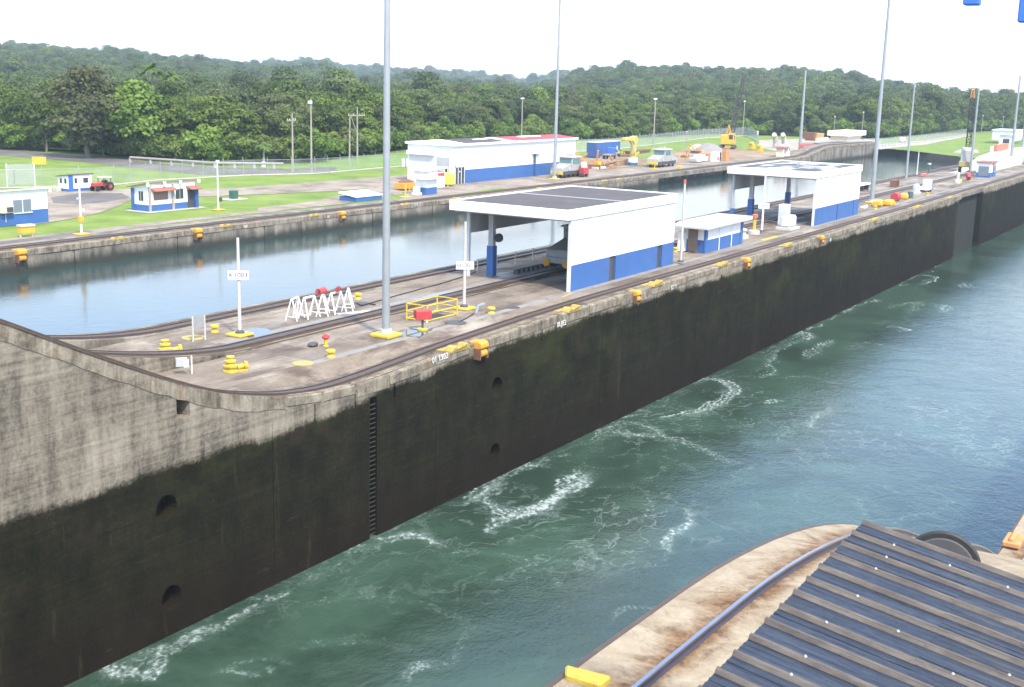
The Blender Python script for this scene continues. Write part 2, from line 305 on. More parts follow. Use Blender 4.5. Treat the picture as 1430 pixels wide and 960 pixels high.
def mat_perforated():
    m, nt, b = base_mat('vent_block_wall')
    pos = nd(nt, 'NewGeometry').outputs['Position']; sp = nd(nt, 'SeparateXYZ', {0: pos})
    xy = nd(nt, 'CombineXYZ', {0: sp.outputs[0], 1: sp.outputs[2]}).outputs[0]
    br = nd(nt, 'TexBrick', {'Vector': xy, 'Scale': 1.0, 'Mortar Size': .05, 'Mortar Smooth': .1, 'Brick Width': .24, 'Row Height': .22}, offset=0.0)
    panel = nd(nt, 'TexBrick', {'Vector': xy, 'Scale': 1.0, 'Mortar Size': .32, 'Mortar Smooth': .05, 'Brick Width': 3.8, 'Row Height': 1.55}, offset=0.0)
    hole = mth(nt, 'MULTIPLY', mth(nt, 'SUBTRACT', 1.0, br.outputs['Fac']), mth(nt, 'SUBTRACT', 1.0, panel.outputs['Fac']))
    n = noise(nt, pos, .8, (1, 1, .3), 5)
    col = mixc(nt, mth(nt, 'MULTIPLY', hole, .42), mixc(nt, smooth(nt, n, .5, .8, 0, .2), (.78, .78, .77), (.6, .57, .52)), (.35, .36, .38))
    nt.links.new(col, b.inputs['Base Color']); b.inputs['Roughness'].default_value = .6
mat_perforated()
def mat_wetroof():
    m, nt, b = base_mat('wet_roof')
    pos = nd(nt, 'NewGeometry').outputs['Position']
    n = noise(nt, pos, .16, (1, 2.2, 1), 5, .6, .5); w = smooth(nt, n, .45, .58)
    col = mixc(nt, noise(nt, pos, .5), (.05, .048, .05), (.10, .095, .098)); nt.links.new(col, b.inputs['Base Color'])
    rr = mixc(nt, w, (.85,)*3, (.04,)*3); nt.links.new(rr, b.inputs['Roughness'])
mat_wetroof()
def mat_metalroof():
    m, nt, b = base_mat('corrugated_metal')
    pos = nd(nt, 'NewGeometry').outputs['Position']
    n = noise(nt, pos, 2.2, (4.5, .35, 1), 6, .7, .4); g = noise(nt, pos, .7, None, 5, .65); f = noise(nt, pos, 26, (1.5, .3, 1), 4, .7)
    col = ramp(nt, mth(nt, 'ADD', mth(nt, 'MULTIPLY', n, .6), mth(nt, 'MULTIPLY', f, .4)), [(.34, (.016, .020, .030)), (.5, (.036, .048, .072)), (.64, (.066, .078, .098)), (.76, (.13, .128, .125))])
    d = smooth(nt, g, .55, .72, 0, .6); col = mixc(nt, d, col, (.060, .058, .060))
    nt.links.new(col, b.inputs['Base Color']); b.inputs['Metallic'].default_value = .45
    rr = smooth(nt, g, .3, .7, .30, .5); nt.links.new(rr, b.inputs['Roughness']); bump(nt, b, n, .25, .01)
    m2, nt, b = base_mat('dusty_metal')
    pos = nd(nt, 'NewGeometry').outputs['Position']; n = noise(nt, pos, 6, (2, .4, 1), 6, .7)
    nt.links.new(ramp(nt, n, [(.3, (.045, .038, .032)), (.55, (.115, .096, .080)), (.75, (.18, .155, .13))]), b.inputs['Base Color']); b.inputs['Roughness'].default_value = .75; b.inputs['Metallic'].default_value = .1
mat_metalroof()

# ------------------------------------------------------------------ mesh builder
class MB:
    def __init__(s): s.v = []; s.f = []; s.mi = []; s.m = 0
    def add(s, vs, fs):
        o = len(s.v); s.v += [tuple(p) for p in vs]; s.f += [tuple(i+o for i in f) for f in fs]; s.mi += [s.m]*len(fs); return s
    def box(s, x0, x1, y0, y1, z0, z1):
        return s.add([(x0, y0, z0), (x1, y0, z0), (x1, y1, z0), (x0, y1, z0), (x0, y0, z1), (x1, y0, z1), (x1, y1, z1), (x0, y1, z1)],
                     [(0, 3, 2, 1), (4, 5, 6, 7), (0, 1, 5, 4), (1, 2, 6, 5), (2, 3, 7, 6), (3, 0, 4, 7)])
    def beam(s, a, b, w, h=None):
        a = Vector(a); b = Vector(b); h = h or w; d = (b-a).normalized()
        up = Vector((0, 0, 1)) if abs(d.z) < .95 else Vector((1, 0, 0))
        r = d.cross(up).normalized(); u = r.cross(d); r *= w/2; u *= h/2
        vs = [p+q for p in (a, b) for q in (-r-u, r-u, r+u, -r+u)]
        return s.add(vs, [(3, 2, 1, 0), (4, 5, 6, 7), (0, 1, 5, 4), (1, 2, 6, 5), (2, 3, 7, 6), (3, 0, 4, 7)])
    def cyl(s, a, b, r0, r1=None, n=12):
        a = Vector(a); b = Vector(b); r1 = r0 if r1 is None else r1; d = (b-a).normalized()
        up = Vector((0, 0, 1)) if abs(d.z) < .95 else Vector((1, 0, 0))
        r = d.cross(up).normalized(); u = r.cross(d); vs = []
        for p, q in ((a, r0), (b, r1)):
            for i in range(n):
                t = 2*math.pi*i/n; vs.append(p + r*(q*math.cos(t)) + u*(q*math.sin(t)))
        fs = [(i, (i+1) % n, n+(i+1) % n, n+i) for i in range(n)] + [tuple(range(n-1, -1, -1)), tuple(range(n, 2*n))]
        return s.add(vs, fs)
    def lathe(s, prof, c=(0, 0, 0), n=16):
        vs = []; fs = []; k = len(prof)
        for (r, z) in prof:
            for i in range(n):
                t = 2*math.pi*i/n; vs.append((c[0]+r*math.cos(t), c[1]+r*math.sin(t), c[2]+z))
        for j in range(k-1):
            for i in range(n): fs.append((j*n+i, j*n+(i+1) % n, (j+1)*n+(i+1) % n, (j+1)*n+i))
        fs += [tuple(range(n-1, -1, -1)), tuple(range((k-1)*n, k*n))]
        return s.add(vs, fs)
    def prism(s, poly, axis, a, b):
        """poly in the two other axes, extruded from a to b along axis"""
        n = len(poly)
        def P(p, t): return (p[0], p[1], t) if axis == 2 else ((p[0], t, p[1]) if axis == 1 else (t, p[0], p[1]))
        vs = [P(p, a) for p in poly] + [P(p, b) for p in poly]
        fs = [tuple(range(n-1, -1, -1)), tuple(range(n, 2*n))] + [(i, (i+1) % n, n+(i+1) % n, n+i) for i in range(n)]
        return s.add(vs, fs)
    def sweep(s, path, sect):
        """sect: (y, z) points swept along a path of points, y sideways, z up"""
        k = len(sect); vs = []; fs = []; P = [Vector(p) for p in path]
        for i, p in enumerate(P):
            d = P[min(i+1, len(P)-1)] - P[max(i-1, 0)]; d.z = 0; d.normalize(); side = Vector((-d.y, d.x, 0))
            for (a, b) in sect: vs.append(p + side*a + Vector((0, 0, b)))
        for i in range(len(P)-1):
            for j in range(k): fs.append((i*k+j, i*k+(j+1) % k, (i+1)*k+(j+1) % k, (i+1)*k+j))
        fs += [tuple(range(k-1, -1, -1)), tuple(range((len(P)-1)*k, len(P)*k))]
        return s.add(vs, fs)
    def ball(s, c, r, n=10, m=6, sq=(1, 1, 1)):
        vs = []; fs = []
        for j in range(m+1):
            t = math.pi*j/m
            for i in range(n):
                p = 2*math.pi*i/n; vs.append((c[0]+sq[0]*r*math.sin(t)*math.cos(p), c[1]+sq[1]*r*math.sin(t)*math.sin(p), c[2]+sq[2]*r*math.cos(t)))
        for j in range(m):
            for i in range(n): fs.append((j*n+i, (j+1)*n+i, (j+1)*n+(i+1) % n, j*n+(i+1) % n))
        return s.add(vs, fs)
    def build(s, name, mat, parent=None, smooth=False, bevel=0.0, loc=None):
        me = bpy.data.meshes.new(name); me.from_pydata(s.v, [], s.f)
        mats = mat if isinstance(mat, (list, tuple)) else [mat]
        for k in mats: me.materials.append(MATS[k])
        if len(mats) > 1: me.polygons.foreach_set('material_index', s.mi)
        bm = bmesh.new(); bm.from_mesh(me); bmesh.ops.recalc_face_normals(bm, faces=bm.faces)
        if bevel:
            try: bmesh.ops.bevel(bm, geom=[e for e in bm.edges if e.is_manifold and e.calc_face_angle(0) > .6], offset=bevel, segments=1, affect='EDGES', clamp_overlap=True)
            except Exception: pass
        bm.to_mesh(me); bm.free()
        if smooth:
            me.polygons.foreach_set('use_smooth', [True]*len(me.polygons))
            try: me.set_sharp_from_angle(angle=R(40))
            except Exception: pass
        o = bpy.data.objects.new(name, me); C.objects.link(o)
        if parent: o.parent = parent
        if loc: o.location = loc
        return o
def tag(o, label=None, cat=None, group=None, kind=None):
    if label: o['label'] = label
    if cat: o['category'] = cat
    if group: o['group'] = group
    if kind: o['kind'] = kind
    return o
def thing(name, label, cat, loc=(0, 0, 0), rz=0.0, group=None):
    o = bpy.data.objects.new(name, None); C.objects.link(o); o.location = loc; o.rotation_euler = (0, 0, rz); o.empty_display_size = .3
    return tag(o, label, cat, group)
KIDS = {}
def dup(root, loc, rz=None, label=None, scale=None, group=None):
    def cp(o, par):
        c = o.copy(); C.objects.link(c)
        if par is not None: c.parent = par
        for ch in o.children: cp(ch, c)
        return c
    r = cp(root, None); r.location = loc
    if rz is not None: r.rotation_euler = (0, 0, rz)
    if label: r['label'] = label
    if scale: r.scale = (scale,)*3
    if group: r['group'] = group
    return r
def text_mesh(name, body, size, mat, parent, origin, xdir, zdir, depth=.01, align='CENTER'):
    cu = bpy.data.curves.new(name, 'FONT'); cu.body = body; cu.size = size; cu.align_x = align; cu.align_y = 'CENTER'; cu.extrude = depth/2; cu.resolution_u = 3
    tmp = bpy.data.objects.new(name+'_tmp', cu); C.objects.link(tmp)
    dg = bpy.context.evaluated_depsgraph_get(); me = bpy.data.meshes.new_from_object(tmp.evaluated_get(dg))
    bpy.data.objects.remove(tmp); bpy.data.curves.remove(cu)
    x = Vector(xdir).normalized(); z = Vector(zdir).normalized(); y = z.cross(x)   # text plane x / z
    me.transform(Matrix(((x.x, z.x, x.cross(z).x, origin[0]), (x.y, z.y, x.cross(z).y, origin[1]), (x.z, z.z, x.cross(z).z, origin[2]), (0, 0, 0, 1))))
    me.materials.clear(); me.materials.append(MATS[mat]); o = bpy.data.objects.new(name, me); C.objects.link(o)
    if parent: o.parent = parent
    return o
def carve(o, cutters):
    """subtract the cutter builders from mesh object o"""
    for k in cutters:
        co = k.build('cutter', 'black'); md = o.modifiers.new('b', 'BOOLEAN'); md.operation = 'DIFFERENCE'; md.object = co; md.solver = 'EXACT'
        dg = bpy.context.evaluated_depsgraph_get(); me = bpy.data.meshes.new_from_object(o.evaluated_get(dg)); o.modifiers.clear(); old = o.data; o.data = me
        bpy.data.meshes.remove(old); bpy.data.objects.remove(co)
paint('worn_white', (.62, .61, .56), .8, .2, 6, dirt=.6, dirtcol=(.3, .28, .24))
paint('rail_bed', (.105, .072, .048), .85, .35, 2, dirt=.7, dirtcol=(.17, .105, .06))
paint('rail_blue', (.075, .07, .095), .4, .2, 3, metal=.4, dirt=.2, dirtcol=(.12, .06, .05))
paint('dark_bank', (.11, .09, .065), .95, .4, .7, dirt=.5, dirtcol=(.14, .11, .08))
paint('pale_grey_roof', (.50, .51, .52), .6, .1, 1, dirt=.3, dirtcol=(.3, .29, .28))
paint('brown_door', (.20, .14, .11), .6, .2, 2)
paint('taupe', (.36, .31, .28), .7, .1, 2)
paint('brown_shutter', (.24, .14, .12), .7, .2, 3)
paint('glass_grey', (.16, .20, .23), .2, .15, 2, dirt=.1)
paint('blue_bright', (.035, .13, .50), .5, .1, 2, dirt=.1)
paint('red_orange', (.62, .13, .06), .5, .15, 2)
paint('grey_cream', (.50, .48, .43), .6, .1, 2, dirt=.3)
paint('sign_grey', (.22, .20, .18), .7, .2, 5)
paint('pale_yellow', (.36, .29, .10), .8, .25, 4, dirt=.7, dirtcol=(.2, .16, .11))
paint('worn_yellow', (.40, .29, .065), .8, .35, 6, dirt=.85, dirtcol=(.19, .155, .11))
paint('red_dark', (.22, .03, .035), .5, .2, 3)
paint('loco_grey', (.33, .33, .315), .55, .15, 1.2, dirt=.55, dirtcol=(.25, .22, .2))
paint('crane_yellow', (.66, .38, .035), .55, .15, 1.5, dirt=.3, dirtcol=(.3, .17, .05))
paint('black_iron', (.03, .028, .026), .6, .3, 2)
paint('mustard', (.50, .40, .075), .5, .15, 2, dirt=.3)
paint('pale_blue', (.50, .60, .68), .5, .1, 2)
paint('dark_teal', (.05, .12, .12), .5, .2, 2)
paint('pale_wood', (.29, .265, .225), .8, .2, 2)
def mat_mesh_grey():
    m, nt, b = base_mat('mesh_grey'); b.inputs['Base Color'].default_value = (.42, .44, .43, 1)
    t = nd(nt, 'BsdfTransparent'); mx = nd(nt, 'MixShader', {0: .36, 1: t.outputs[0], 2: b.outputs[0]}); nt.links.new(mx.outputs[0], nt.nodes['Material Output'].inputs['Surface'])
mat_mesh_grey()
paint('rim_concrete', (.30, .27, .21), .9, .5, 1.6, dirt=.85, dirtcol=(.13, .11, .085), bmp=.02)
paint('rung', (.035, .033, .028), .8, .3, 3)

paint('walk_grey', (.225, .215, .195), .9, .3, 1.0, dirt=.75, dirtcol=(.10, .082, .065), bmp=.01)
paint('worn_yellow_block', (.50, .36, .05), .75, .35, 7, dirt=.85, dirtcol=(.22, .16, .08), bmp=.01)
paint('dull_grey', (.26, .265, .27), .7, .15, 3)
# ================================================================== LOCK WALLS, WATER, GROUND
YN, YF, YB = 40.17, 58.45, 92.0            # near / far edge of the centre wall, edge of the far bank
YR = 6.67                                  # chamber edge of the near side wall
ZW, ZL = -9.78, -1.95                      # water levels: near chamber, far chamber
PR = [(-60, 9.2), (20, 9.2), (23.5, 8.35), (28.3, 6.2), (31.5, 4.6), (36.7, 2.15), (40, .85), (44.2, -.15), (48, -.60), (52.7, -.62), (60, -.32), (70, -.08), (80, 0), (400, 0)]
PF = [(-60, 9.2), (18, 9.2), (22, 8.4), (27, 6.3), (31, 4.6), (36, 2.6), (40, 1.4), (44.7, .55), (48, .15), (51, 0), (400, 0)]
PM = [(-60, 9.0), (16, 9.0), (24, 6.4), (30, 4.2), (36, 2.4), (41.9, 1.1), (44, .7), (47, .25), (50, 0), (400, 0)]
PL = [(-100, 0), (275, 0), (283, .3), (292, 1.5), (300, 2.0), (341, 1.7)]
PW = [(-20, 8.4), (12, 8.4), (17, 8.15), (20, 7.75), (23, 7.1), (26, 6.15), (30, 4.4), (34, 2.6), (40, .1), (43, -.75), (46, -1.2), (60, -1.2), (140, -.6), (430, -.4)]
def zr(x): return interp(x, PR)
def xs(a, b, st):
    n = max(1, int(round((b-a)/st))); return [a+(b-a)*i/n for i in range(n+1)]
def smooth_x(tab, a, b):
    """sample points of a profile, dense where it bends"""
    lo = tab[1][0]; hi = tab[-2][0]
    return sorted(set([a, b] + [round(x, 3) for x in xs(max(a, lo), min(b, hi), 1.0)]))
def sm(tab, x):
    return sum(interp(x+d, tab) for d in (-1.2, -.6, 0, .6, 1.2))/5
def wall_poly(tab, a, b, bot):
    X = smooth_x(tab, a, b); return [(a, bot)] + [(x, sm(tab, x)) for x in X] + [(b, bot)]

# --- centre lock wall
m = MB(); m.prism(wall_poly(PR, 5, 420, -14), 1, YN, 42.35)
cw = m.build('lock_wall', 'lock_concrete')
tag(cw, 'long centre lock wall of stained concrete, dark with algae down to the churning water', 'lock wall')
k = MB()
for (px, py, r) in ((233, 710, .62), (240, 835, .60), (694, 540, .62), (691, 632, .60)):
    p = aty(px, py, YN); k.cyl((p.x, YN-.4, p.z), (p.x, YN+.75, p.z), r, r, 20)
k.box(50.85, 51.50, YN-.4, YN+.5, -13, -1.6)
k.box(36.95, 37.75, YN-.4, YN+1.1, .35, 1.72)
k.box(197.5, 216.5, YN-.4, YN+1.2, -13.5, -.55)
for x in (43.1, 57.2, 78.4, 96.0, 118.0, 141.0, 166.0, 190.0, 238.0):
    k.box(x-.02, x+.02, YN-.4, YN+.03, -13, -1.0)
for x, z in ((46.3, -1.2), (49.6, -1.15), (53.1, -1.3), (62.4, -.75), (69.5, -.8), (87.7, -.8), (101.2, -.8)):
    k.box(x-.08, x+.08, YN-.4, YN+.14, z-.7, z+.25)
carve(cw, [k])
m = MB()                                            # rungs of the ladder let into the wall
for i in range(30):
    z = -2.05-.27*i; m.box(50.86, 51.49, YN+.10, YN+.15, z-.02, z+.02)
m.build('ladder', 'rung', cw)
m = MB(); m.box(197.6, 216.4, YN+.88, YN+1.19, -13.4, -.95); o = m.build('gate_recess_face', 'pale_grey', cw)
MATS['recess_face'] = paint('recess_face', (.034, .034, .029), .95, .25, .5, dirt=.5, dirtcol=(.055, .055, .046)); MATS['recess_face'].node_tree.nodes['Principled BSDF'].inputs['Specular IOR Level'].default_value = .1; o.data.materials[0] = MATS['recess_face']
# coping blocks along the edge, with the gaps where chocks sit
rnd = random.Random(3)
cuts = [44.0, 46.9, 49.7, 52.6, 55.6, 58.3, 60.55, 62.3]
x = 62.4
while x < 415: x += rnd.uniform(3.4, 6.4); cuts.append(x)
bad = [(58.4, 62.35), (72.9, 74.6), (82.6, 84.2), (105.9, 107.7), (126, 128), (148, 150)]
m = MB()
for a, b in zip(cuts, cuts[1:]):
    if any(a < q and b > p for p, q in bad) and b-a < 3 and rnd.random() < .6: continue
    if a > 197 and a < 216: continue
    z0 = zr((a+b)/2); dz = zr(b)-zr(a); d = rnd.uniform(.02, .085); h = rnd.uniform(.50, .92)
    g = rnd.choice((.012, .02, .07)); p = [(a+g, zr(a)+.03-h), (a+g, zr(a)+.03), (b-g, zr(b)+.03), (b-g, zr(b)+.03-h*rnd.uniform(.85, 1.1))]
    m.prism(p, 1, YN-d, YN+.55)
m.build('coping', 'coping_concrete' if 'coping_concrete' in MATS else 'concrete_light', cw, bevel=.07)
m = MB(); lo = .5; top = []; bot = []                # thin worn rim on the incline, ragged below
for x in xs(6, 44.2, .55):
    lo = max(.30, min(.78, lo+rnd.uniform(-.09, .09))); top.append((x, sm(PR, x)+.015)); bot.append((x, sm(PR, x)-lo))
for i in range(len(top)-1): m.prism([bot[i], top[i], top[i+1], bot[i+1]], 1, YN-.03, YN+.2)
m.build('incline_rim', 'coping_concrete', cw)
# painted marks on the coping
for (px, py, txt, s) in ((612, 500, '01 1302', .50), (782, 452, '0UJE2', .52), (939, 401, 'E2 11', .50), (1158, 335, '03', .5)):
    p = aty(px, py, YN); text_mesh('painted_mark', txt, s, 'worn_white', cw, (p.x, YN-.14, p.z), (1, 0, zr(p.x+1)-zr(p.x)), (0, 0, 1), .02)
# deck of the island, far incline, middle incline
m = MB()
m.box(5, 420, 43.4, 55.9, -14, 0)
X = xs(5, 420, 2.5)
for a, b in zip(X, X[1:]):
    za, zb = min(0, zr(a)), min(0, zr(b))
    m.add([(a, 42.35, za-.004), (b, 42.35, zb-.004), (b, 43.4, 0), (a, 43.4, 0)], [(0, 1, 2, 3)])
m.build('deck', 'deck_concrete', cw)
m = MB(); m.prism(wall_poly(PF, 5, 420, -14), 1, 55.9, YF); m.build('far_edge', 'bank_concrete', cw)
m = MB(); p = wall_poly(PM, 5, 51, -.5); m.prism(p, 1, 48.55, 51.4); m.build('middle_incline', 'lock_concrete', cw)
m = MB(); m.prism([(262, -.2), (270, .25), (284, 1.9), (296, 2.4), (420, 2.4), (420, -.2)], 1, 47.6, 54.6); m.build('far_incline', 'concrete_light', cw)
# walkway strips on the deck
m = MB()
m.box(50.5, 262, 50.55, 51.55, -.1, .007); m.build('walkway_strip', 'walk_grey', cw)
m = MB(); m.box(50, 330, 43.42, 44.0, -.1, .007); m.build('kerb_strip', 'walk_grey', cw)

# --- rail tracks
def track(label, tab, Y, side, a, b, lift=0.0, parent_gap=1.05, bend=None, hw=.42):
    t = thing('rail_track', label, 'rail track', (0, 0, 0), 0, 'towing tracks on the lock walls')
    X = smooth_x(tab, a, b); P = [(x, interp(x, bend) if bend else Y, sm(tab, x)+lift) for x in X]
    GP = [(q[0], max(q[1]+side*parent_gap, YN+.10) if side < 0 else q[1]+side*parent_gap, q[2]) for q in P]
    MB().sweep(P, [(-hw-.12, -.02), (hw+.12, -.02), (hw+.12, .018), (-hw-.12, .018)]).build('track_bed', 'rail_bed', t)
    MB().sweep(P, [(-hw*.55, .018), (hw*.55, .018), (hw*.55, .10), (-hw*.55, .10)]).build('rack_rail', 'rail_steel', t)
    for s in (-hw, hw):
        MB().sweep([(q[0], q[1]+s, q[2]) for q in P], [(-.05, .018), (.05, .018), (.05, .14), (-.05, .14)]).build('rail', 'rail_steel', t)
    MB().sweep(GP, [(-.04, .0), (.04, .0), (.04, .045), (-.04, .045)]).build('guard_rail', 'rail_bed', t)
    return t
track('dark rack rail track along the near edge of the centre wall, climbing the incline', PR, 41.62, -1, 5, 420, bend=[(34, 40.50), (40, 40.58), (46, 41.0), (53, 41.5), (60, 41.60)], hw=.30)
track('dark rack rail track along the far edge of the centre wall beside the calm chamber', PF, 56.85, 1, 5, 420)
track('return track with pale walkway in the middle of the centre wall', PM, 49.85, -1, 5, 262)
track('rail track along the far bank in front of the grass', PL, 93.9, -1, -60, 340)

# --- far bank wall
m = MB(); m.prism(wall_poly(PL, -80, 341, -14), 1, YB, 97.0); lw = m.build('lock_wall', 'bank_concrete')
tag(lw, 'low far bank lock wall with orange fenders, weathered concrete above calm water', 'lock wall')
k = MB(); k.box(199, 232, YB-.4, YB+1.1, -13, -.75)
for x in (60, 73, 85.5, 98, 104, 117, 129.5, 143, 158, 176): k.box(x-.09, x+.09, YB-.4, YB+.16, -13, -.45)
carve(lw, [k])
m = MB(); x = -60
while x < 335:
    b = x+rnd.uniform(3, 6); d = rnd.uniform(.03, .1)
    if not (195 < x < 232): m.prism([(x+.05, sm(PL, x)-.55), (x+.05, sm(PL, x)+.02), (b-.05, sm(PL, b)+.02), (b-.05, sm(PL, b)-.55)], 1, YB-d, YB+.5)
    x = b
m.build('coping', 'coping_concrete', lw, bevel=.05)
for (px, py, txt) in ((342, 317, 'NF'), (458, 303, '81'), (580, 286, 'E13')):
    p = aty(px, py, YB); text_mesh('painted_mark', txt, .5, 'worn_white', lw, (p.x, YB-.12, p.z), (1, 0, 0), (0, 0, 1), .02)

# --- near side wall (under the camera), higher level, falling away down its incline
m = MB(); m.prism(wall_poly(PW, -15, 430, -14), 1, YR-14, YR)
rw = m.build('lock_wall', 'stained_concrete'); tag(rw, 'rust stained concrete side wall in the foreground curving down its incline', 'lock wall')
m = MB(); X = smooth_x(PW, -15, 60)
MB().sweep([(x, YR-.02, sm(PW, x)) for x in X], [(-.05, .006), (.03, .006), (.03, -.10), (-.05, -.10)]).build('steel_edge', 'rail_steel', rw)
t = thing('rail_track', 'polished steel rail curving over the rust stained foreground wall', 'rail track', (0, 0, 0))
for y in (5.68, 4.15):
    P = [(x, y, sm(PW, x)) for x in smooth_x(PW, -15, 60)]
    MB().sweep(P, [(-.05, 0), (.05, 0), (.05, .012), (.012, .025), (.012, .10), (-.012, .10), (-.012, .025), (-.05, .012)]).build('rail_web', 'rail_blue', t)
    MB().sweep(P, [(-.03, .095), (.03, .095), (.03, .125), (.022, .132), (-.022, .132), (-.03, .125)]).build('rail_head', 'rail_bright', t)
p = at(822, 938, 8.42)
q0, q1, q2, q3 = (at(px, py, 8.50) for px, py in ((790, 923), (855, 939), (838, 951), (789, 936)))
m = MB(); m.prism([(q.x, q.y) for q in (q0, q1, q2, q3)], 2, 8.30, 8.46); tag(m.build('edge_chock', 'worn_yellow_block', bevel=.03), 'worn yellow block on the corner of the foreground wall', 'chock')
m = MB(); m.box(-.6, .6, -.45, .2, -.05, .16); m.cyl((-.5, -.1, .2), (.5, -.1, .2), .10); tag(m.build('edge_chock', 'rust_orange', bevel=.04, loc=(47.3, 6.45, -1.05)), 'rusty orange chock on the lower side wall beyond the corrugated roof', 'chock')

# --- water
def water_sheet(name, z, x0, x1, y0, y1, st, curves, mat, xfine=None):
    gx = np.arange(x0, xfine, st).tolist() + np.arange(xfine, x1+.01, st*2.6).tolist() if xfine else np.linspace(x0, x1, int((x1-x0)/st)+1)
    gx = np.array(gx); gy = np.linspace(y0, y1, int((y1-y0)/st)+1); nx, ny = len(gx)-1, len(gy)-1; XX, YY = np.meshgrid(gx, gy, indexing='ij')
    foam = np.zeros_like(XX); rg = np.random.default_rng(9)
    def wob(X, Y, k): return sum(np.sin(X*f*1.1+Y*f*g+p)*am for f, g, p, am in ((.7, .6, k, .30), (1.7, -.9, k*2, .16), (3.9, 1.3, k*3, .08), (8.3, -1.7, k*5, .04)))
    WX, WY = XX+wob(XX, YY, 1.3), YY+wob(YY, XX, 2.9)
    def strand(P, w, amp, fade=True):
        t = np.linspace(0, len(P)-1, (len(P)-1)*7+1); i0 = np.clip(t.astype(int), 0, len(P)-2); f = (t-i0)[:, None]
        Pm = P[np.clip(i0-1, 0, None)]; P0 = P[i0]; P1 = P[i0+1]; P2 = P[np.clip(i0+2, None, len(P)-1)]
        Q = .5*((2*P0)+(-Pm+P1)*f+(2*Pm-5*P0+4*P1-P2)*f*f+(-Pm+3*P0-3*P1+P2)*f**3)
        n = len(Q)-1
        for i, (a, b) in enumerate(zip(Q, Q[1:])):
            bx0, bx1 = sorted((a[0], b[0])); by0, by1 = sorted((a[1], b[1])); r = w*3+.65
            sx = slice(np.searchsorted(gx, bx0-r), np.searchsorted(gx, bx1+r)); sy = slice(np.searchsorted(gy, by0-r), np.searchsorted(gy, by1+r)); ab = b-a; L2 = max(1e-9, ab@ab)
            if sx.start >= sx.stop or sy.start >= sy.stop: continue
            X, Y = WX[sx, sy], WY[sx, sy]; tt = np.clip(((X-a[0])*ab[0]+(Y-a[1])*ab[1])/L2, 0, 1)
            dd = np.hypot(X-a[0]-tt*ab[0], Y-a[1]-tt*ab[1]); u = (i+.5)/n; k = amp*(min(1, 5*u+.25)*min(1, 5*(1-u)+.25) if fade else 1)
            foam[sx, sy] = np.maximum(foam[sx, sy], k*np.exp(-(dd/w)**2))
    for (pts, w, amp) in curves:
        P = np.array(pts); strand(P, w*3.0, amp*.46); strand(P+rg.normal(0, w*.6, 2), w*.7, amp*.62)
        for s in range(max(3, int(w*24))):
            m0 = rg.integers(0, max(1, len(P)-2)); m1 = rg.integers(m0+2, len(P)+1) if m0+2 <= len(P) else len(P)
            Q = P[m0:m1] if s else P
            if len(Q) < 2: continue
            strand(Q+rg.normal(0, w*1.25, 2)+rg.normal(0, w*.45, Q.shape), max(.09, w*rg.uniform(.22, .45)), amp*rg.uniform(.5, 1.0))
    V = np.stack([XX, YY, np.full_like(XX, z)], -1).reshape(-1, 3)
    idx = np.arange((nx+1)*(ny+1)).reshape(nx+1, ny+1)
    F = np.stack([idx[:-1, :-1], idx[1:, :-1], idx[1:, 1:], idx[:-1, 1:]], -1).reshape(-1, 4)
    me = bpy.data.meshes.new(name); me.vertices.add(len(V)); me.vertices.foreach_set('co', V.ravel())
    me.loops.add(F.size); me.loops.foreach_set('vertex_index', F.ravel()); me.polygons.add(len(F))
    me.polygons.foreach_set('loop_start', np.arange(0, F.size, 4)); me.update(calc_edges=True)
    at_ = me.attributes.new('foam', 'FLOAT', 'POINT'); at_.data.foreach_set('value', foam.ravel().astype(np.float32))
    me.materials.append(MATS[mat]); o = bpy.data.objects.new(name, me); C.objects.link(o); o['kind'] = 'structure'; return o
def wp(*pts): return [tuple(at(x, y, ZW))[:2] for x, y in pts]
